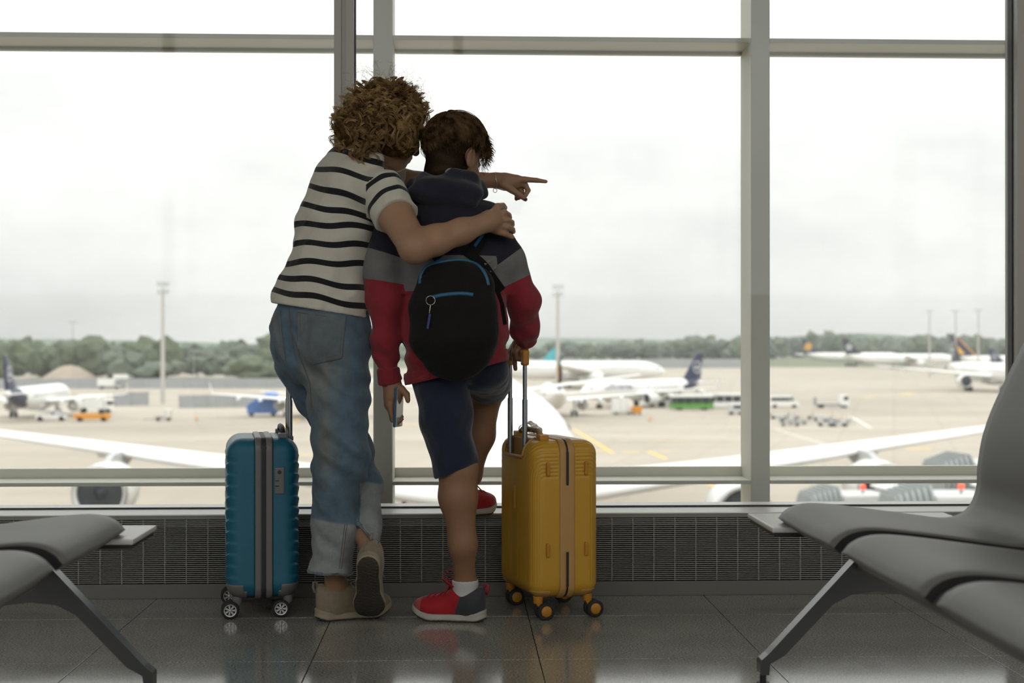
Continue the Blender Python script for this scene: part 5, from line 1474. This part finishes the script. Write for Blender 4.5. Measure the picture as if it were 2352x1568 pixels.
jo = wobj(wo, 'jeans', jeans, (-.68, 4.06, .12), (-.17, 4.60, .97), .0042, M_jean,
          {'s1': lambda P: np.where(P[:, 0] < W(828, 1200, 4.26)[0], line_above(P, (712, 1184), (815, 1199), 4.26), line_above(P, (826, 1104), (866, 1112), 4.27)),
           's2': lambda P: np.minimum(np.linalg.norm((P - W(735, 850, 4.17).astype(np.float32)) * V3(1.0, .4, .5), axis=1), np.linalg.norm((P - W(745, 1010, 4.17).astype(np.float32)) * V3(2, .4, .55), axis=1)) - .055 + .012 * wob(P, 60, 5)})
def patch(name, f, pts, Y, off, m, parent, ymax=4.42):
    xs = [W(a, b, Y) for a, b in pts]
    lo_ = (min(x[0] for x in xs) - .02, 4.0, min(x[2] for x in xs) - .02); hi_ = (max(x[0] for x in xs) + .02, ymax + .01, max(x[2] for x in xs) + .02)
    g = lambda P: np.maximum(np.maximum(np.maximum(f(P) - off, -(f(P) + .004)), poly_prism(P, pts, Y)), P[:, 1] - ymax)
    return sdf_obj(name, g, lo_, hi_, .0032, m, parent)
pk = patch('back_pocket', jeans, [(680, 709), (797, 726), (790, 823), (720, 838), (684, 800)], 4.2, .0032, M_jean_d, jo, 4.30)
pl_ = patch('back_pocket', jeans, [(622, 731), (646, 711), (664, 838), (640, 808)], 4.28, .0032, M_jean_d, jo, 4.36)
def stitch(f, pts, r, m, parent, name='stitching', off=.003, n=6, sub=5):
    P = []
    for a, b in zip(pts[:-1], pts[1:]):
        for k in range(sub): P.append((a[0] + (b[0] - a[0]) * k / sub, a[1] + (b[1] - a[1]) * k / sub))
    P.append(pts[-1]); Q = [hit(f, *q) - np.array([0, off, 0]) for q in P]
    return MB().tube(Q, r, n).build(name, m, parent)
for off in (0, 5):
    stitch(jeans, [(684 + off, 716), (687 + off, 799 - off), (721, 833 - off), (786 - off, 819 - off), (793 - off, 728)], .0011, M_seam, pk, off=.0035)
stitch(jeans, [(684, 717), (794, 733)], .0012, M_seam, pk, off=.0035)
stitch(jeans, [(664, 706), (668, 760), (690, 820), (712, 880), (716, 935)], .0016, M_seam, jo, 'centre_seam', .001)
for off in (0, 5): stitch(jeans, [(792 + off, 1203), (786 + off, 1250), (779 + off, 1306)], .0012, M_seam, jo, 'side_seam', .0, sub=14)
def hemf(cpts, a, b, th):
    return lambda P: np.maximum(np.abs(line_above(P, a, b, 4.27) + .002) - th + .0025 * wob(P, 420, 8), np.maximum(np.abs(jeans(P) - .0005) - .0028, jeans_leg(P, cpts) - .012))
def jeans_leg(P, c): return chain(P, c, .03)
sdf_obj('frayed_hem', hemf(rl, (712, 1312), (805, 1321), .010), (-.50, 4.18, .10), (-.26, 4.38, .19), .0032, M_hem, jo)
sdf_obj('frayed_hem', hemf(ll, (830, 1200), (864, 1244), .008), (-.36, 4.15, .20), (-.19, 4.34, .36), .0032, M_hem, jo)

# sneakers
shoe(wo, 'sneaker', SM1, .245, M_tshoe, M_tsole, M_tshoe, M_outs, lab='taupe sneaker standing flat')
shoe(wo, 'sneaker', SM2, .245, M_tshoe, M_tsole, M_tshoe, M_outs, lab='taupe sneaker on tiptoe, sole towards us')

# curly hair
def hair_core(P):
    d = ell(P, W(886, 272, 4.305), (.118, .105, .112))
    d = smin(d, ell(P, W(812, 305, 4.27), (.050, .055, .048)), .05)
    d = smin(d, ell(P, W(925, 318, 4.26), (.045, .045, .050)), .05)
    d = d + wob(P, 95, 31) * .010 + wob(P, 200, 33) * .004
    face = ((P - HCw.astype(np.float32)) @ Rw)
    return smax(d, -(ell(face, (.105, 0, -.075), (.095, .085, .115))), .02)
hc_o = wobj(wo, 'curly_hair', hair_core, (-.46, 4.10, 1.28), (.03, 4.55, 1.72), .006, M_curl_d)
hc_o['label'] = 'big curly blond-brown hair'
rg = np.random.RandomState(9)
paths, rad = [], []
BC = W(884, 270, 4.305); n_cl = 560
tries = 0
while len(paths) < n_cl * 9 and tries < 9000:
    tries += 1
    n = unit(rg.normal(size=3)); loc = Rw.T @ n
    if loc[0] > .5 and loc[2] < .6: continue
    if n[2] < -.72: continue
    up = max(0, n[2]); left = max(0, -n[0])
    base = BC + n * np.array([.098, .088, .092])
    A = rg.uniform(.012, .040) * (1 + .35 * rg.rand()); B = rg.uniform(.01, .075) * (1.2 - .5 * up)
    if n[0] < -.3 and n[2] < .2: B *= .8; A += .018
    tan = unit(np.cross(n, rg.normal(size=3))) * rg.uniform(.0, .035)
    turns = rg.uniform(1.2, 2.8); ph = rg.uniform(0, 6.28); rr = rg.uniform(.006, .0135); hand = 1 if rg.rand() > .5 else -1
    t = np.linspace(0, 1, 20)[:, None]
    core = base + n * A * np.sin(t * PI / 2 * 1.15) + np.array([0, 0, -1.0]) * B * t ** 1.6 + tan * t
    d = unit(n * .4 + np.array([0, 0, -.8]) + tan * 4); u = unit(np.cross(d, n + rg.normal(size=3) * .3)); v = np.cross(d, u)
    fc = (core[::3] - HCw) @ Rw
    if (np.linalg.norm((fc - np.array([.105, 0, -.078])) / np.array([.085, .075, .105]), axis=1) < 1).any(): continue
    if ((core[:, 2] < W(900, 358, 4.3)[2]) & (core[:, 0] > W(872, 350, 4.3)[0])).any(): continue
    for q in range(9):
        pq = ph + rg.normal() * .30; r_ = rr * (1 + .20 * rg.normal()); j = rg.normal(size=3) * .0020
        hel = core + (u * np.cos(hand * t * turns * 6.28 + pq) + v * np.sin(hand * t * turns * 6.28 + pq)) * r_ * (.25 + .9 * t) + j
        paths.append(hel); rad.append(np.linspace(.00125, .0005, 20) * rg.uniform(.7, 1.25))
for q in range(520):                                              # fly-away hairs
    n = unit(rg.normal(size=3)); loc = Rw.T @ n
    if (loc[0] > .5 and loc[2] < .6) or n[2] < -.3: continue
    base = BC + n * np.array([.118, .105, .110]); t = np.linspace(0, 1, 20)[:, None]
    tan = unit(np.cross(n, rg.normal(size=3))); L_ = rg.uniform(.02, .055) * (1.25 if n[2] > .7 else .85)
    paths.append(base + n * L_ * np.sin(t * 1.9) + tan * .05 * t ** 1.5 + np.cross(n, tan) * .008 * np.sin(t * rg.uniform(4, 12) + rg.rand() * 6)); rad.append(np.linspace(.00042, .00022, 20))
link('curls', tubes_mesh(np.array(paths), np.array(rad), 3, 'curls', M_curl), None, hc_o)

# ------------------------------------------------------------------ THE BOY
M_hood = attr_mat('hoodie_navy_grey_red', (0.016, 0.016, 0.028), second=(0.17, 0.168, 0.165), third=(0.26, 0.024, 0.035), var=0.14, bump=0.3, weave=600, soft=0.0008)
M_hgrey = attr_mat('hood_lining_grey', (0.24, 0.235, 0.225), var=0.2, vscale=120)
M_hnavy = attr_mat('hood_navy', (0.018, 0.018, 0.032), var=0.12)
M_rib = attr_mat('red_ribbed_cuff', (0.24, 0.022, 0.033), var=0.1)
M_short = attr_mat('navy_shorts', (0.014, 0.02, 0.042), var=0.15, bump=0.2, sheen=0.35)
M_bag = attr_mat('black_backpack_fabric', (0.008, 0.0075, 0.0075), var=0.1, weave=900, bump=0.2, sheen=0.05)
M_bagblue = mat('blue_piping', (0.02, 0.115, 0.22), 0.5, var=0.1)
M_sock = attr_mat('white_sock', (0.62, 0.61, 0.60), var=0.06, weave=500, bump=0.5)
M_rshoe = attr_mat('red_and_grey_sneaker', (0.40, 0.014, 0.024), second=(0.045, 0.048, 0.052), third=(0.42, 0.10, 0.09), rough=0.6, var=0.1, weave=420, bump=0.5, soft=.002)
M_rlace = mat('red_lace', (0.36, 0.010, 0.02), 0.7)
M_rsole = mat('white_rubber_sole', (0.42, 0.40, 0.36), 0.55, var=0.05)
M_bhair = hair_mat('brown_boy_hair', (0.06, 0.034, 0.017), (0.30, 0.185, 0.095), 38)
M_buzz = hair_mat('short_cropped_hair', (0.034, 0.022, 0.014), (0.052, 0.035, 0.022), 300)
M_phone = mat('phone_blue', (0.02, 0.07, 0.13), 0.25, coat=0.5)
M_screen = mat('phone_back_glass', (0.5, 0.47, 0.44), 0.1)

bo = person('boy with black backpack in navy, grey and red hoodie and shorts', (W(1050, 1434, 4.24)[0], 4.24, 0))
HCb = W(1042, 356, 4.30); Rb = frame((.60, .72, -.34), (.12, .12, 1)); SB = .98
cs, sn = math.cos(YROT), math.sin(YROT)
def cw_(x, y, z):        # yellow case to world
    return np.array([.282 + x * cs - y * sn, 4.462 + x * sn + y * cs, z])
la = [(W(908, 522, 4.27), .070), (W(884, 612, 4.26), .062), (W(887, 690, 4.26), .060), (W(885, 780, 4.25), .040), (W(894, 870, 4.25), .0325)]
wrR = cw_(-.088, -.012, .842)
ra = [(W(1120, 514, 4.27), .062), (W(1166, 600, 4.27), .049), (W(1203, 690, 4.31), .052), (W(1208, 752, 4.38), .041), (wrR + np.array([.010, -.012, .012]), .033)]
BT = [(W(1049, 852, 4.27), .148, .115, (1, -.12, 0)), (W(1043, 740, 4.27), .157, .118, (1, -.12, 0)), (W(1034, 610, 4.27), .158, .112, (1, -.15, 0)), (W(1022, 520, 4.275), .140, .098, (1, -.15, 0)), (W(1026, 455, 4.285), .075, .066, (1, -.15, 0))]
bl1 = [(W(1052, 1075, 4.25), .054), (W(1052, 1140, 4.25), .0535), (W(1063, 1250, 4.25), .038), (inshoe(SM3, .070, 0, .120, .93), .0295), (inshoe(SM3, .072, 0, .070, .93), .025), (inshoe(SM3, .08, 0, .05, .93), .022)]
bl2 = [(W(1119, 895, 4.52), .049), (W(1103, 1000, 4.555), .043), (W(1080, 1090, 4.58), .033), (inshoe(SM4, .068, 0, .110, .93), .028), (inshoe(SM4, .072, 0, .060, .93), .024)]
PHC = W(915, 934, 4.25); PHW = unit((.26, .965, 0)); PHU = unit((.045, 0, 1)); PHN = np.cross(PHW, PHU)
LHAND = [[(904, 900, 4.245, .0125), (922, 893, 4.232, .0115), (934, 905, 4.225, .0095), (937, 920, 4.222, .0078)],                    # thumb
         [(899, 925, 4.262, .0115), (901, 950, 4.285, .0092), (912, 957, 4.292, .0078), (921, 952, 4.286, .0068)],
         [(897, 930, 4.255, .0115), (901, 958, 4.272, .0092), (914, 964, 4.278, .0078), (923, 957, 4.274, .0068)],
         [(896, 932, 4.243, .011), (902, 963, 4.252, .009), (915, 968, 4.258, .0075), (923, 962, 4.256, .0066)],
         [(896, 930, 4.232, .010), (903, 964, 4.234, .008), (913, 972, 4.240, .0068)]]
def boy_body(P):
    d = head_sdf(P, HCb, Rb, SB)
    d = smin(d, chain(P, [(HCb + Rb @ np.array([-.028, 0, -.07]), .052), (W(1034, 435, 4.285), .055)], .02), .025)
    d = smin(d, etube(P, BT[1:], .03) + .028, .03)
    d = smin(d, chain(P, [(a, max(.024, r - .014)) for a, r in la] + [(W(904, 892, 4.25), .0255)], .02), .03)
    d = smin(d, chain(P, [(a, max(.024, r - .013)) for a, r in ra], .02), .03)
    # left hand round the phone
    h = chain(P, [(W(904, 888, 4.25), .0245), (W(903, 908, 4.25), .0265), (W(899, 928, 4.25), .0225)], .014)
    h = smin(h, seg(P, W(900, 905, 4.262), W(899, 926, 4.26), .018, .014), .012)
    d = smin(d, fingers(P, LHAND, h), .012)
    # right hand closed over the case handle
    h = chain(P, [(wrR + np.array([.010, -.008, .008]), .0245), (cw_(-.089, .012, .828), .024), (cw_(-.092, .028, .822), .020)], .014)
    d = smin(d, h, .012)
    for i, y in enumerate((-.020, .000, .020, .038)):
        c = [(cw_(-.082, y, .826), .0115), (cw_(-.102, y, .826), .0105), (cw_(-.1125, y, .810), .009), (cw_(-.1085, y, .789), .008), (cw_(-.098, y + .002, .785), .007)]
        if i == 1: c = [(cw_(-.082, y, .826), .0115), (cw_(-.102, y, .826), .0105), (cw_(-.1125, y, .806), .009), (cw_(-.110, y, .776), .0078), (cw_(-.106, y + .004, .756), .0068)]
        d = smin(d, chain(P, c, .003), .006)
    d = smin(d, chain(P, [(cw_(-.078, -.004, .826), .012), (cw_(-.070, .022, .812), .010), (cw_(-.074, .040, .797), .008)], .003), .008)
    # legs
    d = smin(d, chain(P, [(W(1004, 870, 4.27), .055)] + bl1, .03), .03)
    d = smin(d, seg(P, W(1040, 740, 4.275), W(1045, 850, 4.28), .08, .07), .03)
    d = smin(d, chain(P, [(W(1045, 850, 4.28), .05), (W(1106, 852, 4.31), .052)] + bl2, .03), .03)
    return d
lo, hi = np.array([-.30, 4.05, .03]), np.array([.36, 4.75, 1.56])
bb = wobj(bo, 'body', boy_body, lo, hi, .0042, M_skin_b)
eyes(HCb, Rb, SB, bb)

BT2 = [(W(1052, 945, 4.27), .150, .115, (1, -.12, 0))] + BT
def hoodie(P):
    f = wob(P, 40, 41, 6, (1, 1, 1.8)) * .0050 + wob(P, 90, 42, 6, (1, 1, 1.6)) * .0026
    s = np.exp(-((P[:, 2] - .74) / .12) ** 2) * (np.abs(P[:, 0] - .01) > .09)
    f = f + s * .0055 * np.sin(P[:, 2] * 105 + P[:, 0] * 30 + 2 * np.sin(P[:, 0] * 30))
    d = smax(etube(P, BT2, .03) + f, -line_above(P, (935, 884), (1170, 826), 4.18), .01)
    kk = np.where(P[:, 2] > .98, .03, .008)
    d = smin(d, chain(P, la, .02) + f, kk); d = smin(d, chain(P, ra, .02) + f, kk)
    d = smax(d, P[:, 2] - W(1030, 405, 4.28)[2], .01)
    return smax(d, -(chain(P, [(HCb + Rb @ np.array([-.028, 0, -.07]), .058), (W(1034, 440, 4.285), .058)])), .006)
def sband(P, yt, yl, yr):
    c = line_above(P, (930, yt), (1150, yt), 4.2)
    l = line_above(P, (840, yl[0]), (930, yl[1]), 4.2); r = line_above(P, (1150, yr[0]), (1200, yr[1]), 4.2)
    xl, xr = W(928, 600, 4.2)[0], W(1142, 600, 4.2)[0]
    return np.where(P[:, 0] < xl, l, np.where(P[:, 0] > xr, r, c))
ho = wobj(bo, 'hoodie', hoodie, (-.31, 4.05, .68), (.40, 4.62, 1.38), .0042, M_hood,
          {'s1': lambda P: sband(P, 588, (566, 594), (603, 566)), 's2': lambda P: sband(P, 668, (639, 653), (662, 638))})
def hood(P):
    d = ell(P, W(1018, 440, 4.232), (.110, .085, .050))
    d = smin(d, ell(P, W(1066, 455, 4.222), (.050, .060, .040)), .03)
    d = smin(d, chain(P, [(W(952, 440, 4.30), .034), (W(985, 416, 4.24), .030), (W(1035, 413, 4.215), .028), (W(1078, 420, 4.245), .028), (W(1094, 436, 4.30), .027), (W(1078, 446, 4.37), .026)], .02), .02)
    d = d + wob(P, 60, 44) * .004 + .003 * np.sin(P[:, 2] * 110 + P[:, 0] * 25)
    return smax(d, -(chain(P, [(HCb + Rb @ np.array([-.028, 0, -.07]), .060), (W(1034, 440, 4.29), .050)])), .008)
hd_o = sdf_obj('hood', hood, (-.18, 4.08, 1.18), (.14, 4.45, 1.40), .0042, M_hnavy, ho)
sdf_obj('hood_lining', lambda P: np.maximum(np.abs(chain(P, [(W(1002, 403, 4.245), .022), (W(1028, 398, 4.232), .022), (W(1050, 403, 4.238), .018)])) - .002, line_above(P, (985, 404), (1060, 408), 4.24) * -1), (-.10, 4.18, 1.29), (.04, 4.32, 1.40), .003, M_hgrey, hd_o)
for ch_ in (la, ra):
    a, b = ch_[-2][0], ch_[-1][0]; ax = unit(b - a).astype(np.float32); e = b.astype(np.float32)
    def cuff(P, ax=ax, e=e):
        s = (P - e) @ ax; r_ = np.linalg.norm(P - e - s[:, None] * ax, axis=1)
        an = np.arctan2(P[:, 0] - e[0], P[:, 1] - e[1])
        return smax(r_ - .0345 - .0006 * np.sin(an * 44), np.abs(s + .008) - .026, .008)
    sdf_obj('cuff', cuff, e - .07, e + .07, .0032, M_rib, ho)
sdf_obj('waistband', lambda P: smax(np.abs(etube(P, BT2, .03) - .001) - .0035, np.abs(line_above(P, (935, 884), (1170, 826), 4.18) - .016) - .018, .003), (-.2, 4.1, .66), (.2, 4.45, .86), .0036, M_rib, ho)

def shorts(P):
    d = etube(P, [(W(1047, 822, 4.275), .126, .088, (1, -.12, 0)), (W(1049, 800, 4.27), .124, .092, (1, -.12, 0))], .02)
    l = chain(P, [(W(1008, 862, 4.265), .082), (W(1025, 960, 4.255), .0765), (W(1048, 1080, 4.25), .064), (W(1054, 1120, 4.25), .062)], .02)
    l = smax(l, -line_above(P, (1003, 1097), (1094, 1061), 4.25), .003)
    r = chain(P, [(W(1108, 842, 4.29), .080), (W(1122, 872, 4.42), .070), (W(1121, 890, 4.525), .060)], .02)
    cutr = (P - W(1112, 925, 4.55).astype(np.float32)) @ unit((-.05, .55, -.83)).astype(np.float32)
    r = smax(r, cutr, .004)
    d = smin(smin(d, l, .012), r, .006)
    return d + wob(P, 50, 51) * .004 + wob(P, 120, 52) * .0015
so = wobj(bo, 'shorts', shorts, (-.20, 4.10, .34), (.24, 4.66, .86), .0042, M_short)
# socks and shoes
sdf_obj('sock', lambda P: smax(np.abs(chain(P, bl1, .02) - .0025) - .0030, P[:, 2] - W(1068, 1336, 4.25)[2], .003), inshoe(SM3, .07, 0, .07) - np.array([.07, .07, .05]), inshoe(SM3, .07, 0, .12) + np.array([.07, .07, .03]), .0032, M_sock, bb)
shoe(bo, 'sneaker', SM3, .232, M_rshoe, M_rsole, M_rlace, M_outs, heel_m=True, bow=True, toe_m=True, lab='red and grey sneaker on the floor')
shoe(bo, 'sneaker', SM4, .232, M_rshoe, M_rsole, M_rlace, M_outs, heel_m=True, bow=True, toe_m=True, lab='red sneaker resting on the sill edge')
# hair
def buzz(P):
    Q = (P - HCb.astype(np.float32)) @ Rb / SB
    d = smin(head_sdf(P, HCb, Rb, SB, ears=False), chain(P, [(HCb + Rb @ np.array([-.028, 0, -.07]), .052), (W(1034, 435, 4.285), .055)], .02), .025) - .0045
    line = -(Q[:, 2] - (-.128 + 1.0 * np.clip(Q[:, 0] + .045, 0, .1)))
    d = smax(d, line, .006); d = smax(d, Q[:, 0] - .010 - .9 * np.clip(Q[:, 2] - .0, 0, .06), .006)
    for sg in (-1, 1): d = smax(d, -ell(Q, (-.004, sg * .085, -.018), (.028, .022, .036)), .006)
    return d
bz = wobj(bo, 'cropped_hair', buzz, HCb - .16, HCb + .16, .004, M_buzz)
bz['label'] = 'short brown hair, longer on top'
paths, rad = [], []
cd = unit((-.50, .10, .86)); a_ = unit(np.array([1, 0, 0]) - cd * cd[0]); b_ = np.cross(cd, a_)
cen = np.array([-.012, 0, .024]); rd = np.array([.094, .075, .092])
for q in range(4200):
    th = rg.uniform(-PI, PI); front = math.cos(th)                                     # +1 towards the forehead
    end = math.radians(80 + 24 * max(0, front) ** 1.0 + 11 * rg.normal()); ph0 = rg.uniform(0.02, .75) * end
    if front > .2: end += .15 * rg.rand()
    t = np.linspace(0, 1, 14); ph = ph0 + (end - ph0) * t; sw = th + .25 * rg.normal() * t + .25 * np.sin(th * 2) * t
    e = np.cos(ph)[:, None] * cd + np.sin(ph)[:, None] * (np.cos(sw)[:, None] * a_ + np.sin(sw)[:, None] * b_)
    lift = .005 + .010 * rg.rand() * (1 - t * (front < .4)) + .006 * np.sin(t * PI) + .010 * max(0, front) * t + (.018 * max(0, front - .3) * t ** 3)
    Q = cen + e * rd + e * lift[:, None]
    Q = Q + np.stack([.002 * np.sin(t * 9 + th * 5), .003 * np.sin(t * 7 + th * 9), .002 * np.sin(t * 8 + th * 3)], 1)
    if front > .55:                                                                    # curled fringe
        k = np.clip((t - .7) / .3, 0, 1)[:, None]; Q = Q + k * np.array([.010, 0, -.004]) + np.stack([.005 * np.sin(t * 22 + th * 4), .004 * np.cos(t * 22), .004 * np.sin(t * 19)], 1) * k
    paths.append(HCb + (Q * SB) @ Rb.T); rad.append(np.linspace(.0012, .0005, 14) * rg.uniform(.7, 1.3))
link('top_hair', tubes_mesh(np.array(paths), np.array(rad), 3, 'top_hair', M_bhair), None, bz)

# ------------------------------------------------------------------ BACKPACK, PHONE
bp = tag(empty('backpack', W(1045, 870, 4.10)), 'black backpack with blue trim on the back of the boy', 'backpack')
BPN = [(W(1048, 652, 4.105), .113, .072, (1, -.12, 0)), (W(1041, 710, 4.095), .122, .080, (1, -.12, 0)), (W(1042, 775, 4.09), .1235, .082, (1, -.12, 0)), (W(1050, 822, 4.10), .096, .066, (1, -.12, 0))]
def pack(P):
    d = etube(P, BPN, .03) + wob(P, 45, 61) * .003
    d = smin(d, ell(P, W(1105, 795, 4.12), (.035, .04, .035)), .03)
    return smax(smax(d, -(np.maximum(etube(P, BT, .03), -.02)) - .002, .01), P[:, 1] - 4.185, .01)
def bobj(name, f, lo, hi, h, m):
    o = sdf_obj(name, f, lo, hi, h, m, bp); o.location = -bp.location; return o
pb = bobj('main_body', pack, (-.19, 3.95, .68), (.16, 4.22, 1.12), .0042, M_bag)
def pline(pts, r, m, name, parent=None, f=pack, off=0, sub=6, flat=None):
    P = []
    for a, b in zip(pts[:-1], pts[1:]):
        for k in range(sub): P.append((a[0] + (b[0] - a[0]) * k / sub, a[1] + (b[1] - a[1]) * k / sub))
    P.append(pts[-1]); Q = [hit(f, *q) - np.array([0, off, 0]) for q in P]
    o = MB().tube(Q, r, 8).build(name, m, parent or bp)
    if parent is None: o.location = -bp.location
    return o
def arc(pts, n=5):
    return [tuple(p) for p in spline(pts, n)]
pline(arc([(964, 652), (968, 630), (985, 610), (1030, 599), (1066, 598), (1096, 608), (1114, 630), (1122, 655)]), .0052, M_bagblue, 'piping', sub=2)
pline(arc([(995, 682), (1020, 677), (1060, 674), (1087, 677)]), .0062, M_bagblue, 'pocket_zipper', sub=2, off=-.002)
pline([(1001, 604), (1030, 588), (1042, 582)], .007, M_bagblue, 'haul_loop')
M_tagb = mat('blue_tag', (0.008, 0.03, 0.2), 0.4)
kr = hit(pack, 989, 690) - np.array([0, .006, 0])
ring = MB().tube([kr + np.array([.0128 * math.cos(a), .002 * math.sin(2 * a), .0128 * math.sin(a)]) for a in np.linspace(0, 2 * PI, 24)[:-1]], .0011, 6, closed=True).build('key_ring', M_silver, bp); ring.location = -bp.location
cp = [hit(pack, 989 - .4 * k, 700 + 3 * k) - np.array([0, .006, 0]) for k in range(8)]
MB().tube(cp, .0016, 6).build('chain', M_silver, ring)
q = hit(pack, 985, 738) - np.array([0, .008, 0])
MB().box((-.0035, -.003, -.022), (.0035, .003, .022), Matrix.Rotation(.16, 3, 'Y'), q, bev=.002).build('blue_tag', M_tagb, ring)
hood_all = lambda P: np.minimum(hoodie(P), hood(P))
def strap(pts, hw, th, m, name, parent=None, lift=.004, f=hood_all):
    P = [hit(f, *q) - np.array([0, lift, 0]) for q in pts]; b = MB(); vs = []; fs = []
    n = len(P)
    for i in range(n):
        d = unit(P[min(i + 1, n - 1)] - P[max(i - 1, 0)]); s = unit(np.cross(d, (0, 1, 0.0))); nn = np.cross(s, d)
        for u, w in ((-1, -1), (1, -1), (1, 1), (-1, 1)): vs.append(P[i] + s * hw * u + nn * th * w)
    for i in range(n - 1):
        for k in range(4): fs.append((i * 4 + k, i * 4 + (k + 1) % 4, i * 4 + 4 + (k + 1) % 4, i * 4 + 4 + k))
    fs += [(3, 2, 1, 0), tuple(n * 4 - 4 + k for k in range(4))]
    o = b.add(vs, fs).build(name, m, parent or bp)
    if parent is None: o.location = -bp.location
    return o
st_ = strap(arc([(1075, 592), (1098, 560), (1112, 535), (1122, 505), (1124, 485)]), .019, .004, M_bag, 'shoulder_strap')
strap(arc([(1090, 566), (1099, 553), (1110, 538)]), .0045, .003, M_bagblue, 'strap_trim', st_, .011)
st2 = strap(arc([(1088, 592), (1110, 612), (1130, 640), (1150, 668)]), .016, .004, M_bag, 'lower_strap')
strap([(1112, 608), (1126, 598)], .003, .0045, M_case_g, 'buckle', st2, .008); strap([(1124, 624), (1138, 614)], .003, .0045, M_case_g, 'buckle', st2, .008)
strap(arc([(1010, 592), (985, 560), (965, 530), (955, 500)]), .019, .004, M_bag, 'shoulder_strap')
strap([(1137, 655), (1152, 700), (1158, 745)], .008, .003, M_bag, 'side_strap')

pr = Matrix((Vector(PHW), Vector(PHN), Vector(PHU))).transposed().to_4x4(); pr.translation = Vector(PHC)
ph = tag(empty('smartphone', PHC), 'blue smartphone held low by the boy', 'phone')
ph.matrix_basis = pr
MB().box((-.036, -.0042, -.060), (.036, .0042, .060), bev=.0035).build('case', M_phone, ph)
MB().box((-.033, .0040, -.057), (.033, .0048, .057)).build('back_glass', M_screen, ph)
MB().box((-.033, -.0048, -.057), (.033, -.0040, .057)).build('screen', M_win, ph)
MB().box((-.0375, -.001, .02), (-.0355, .001, .032)).build('side_button', M_zip, ph)
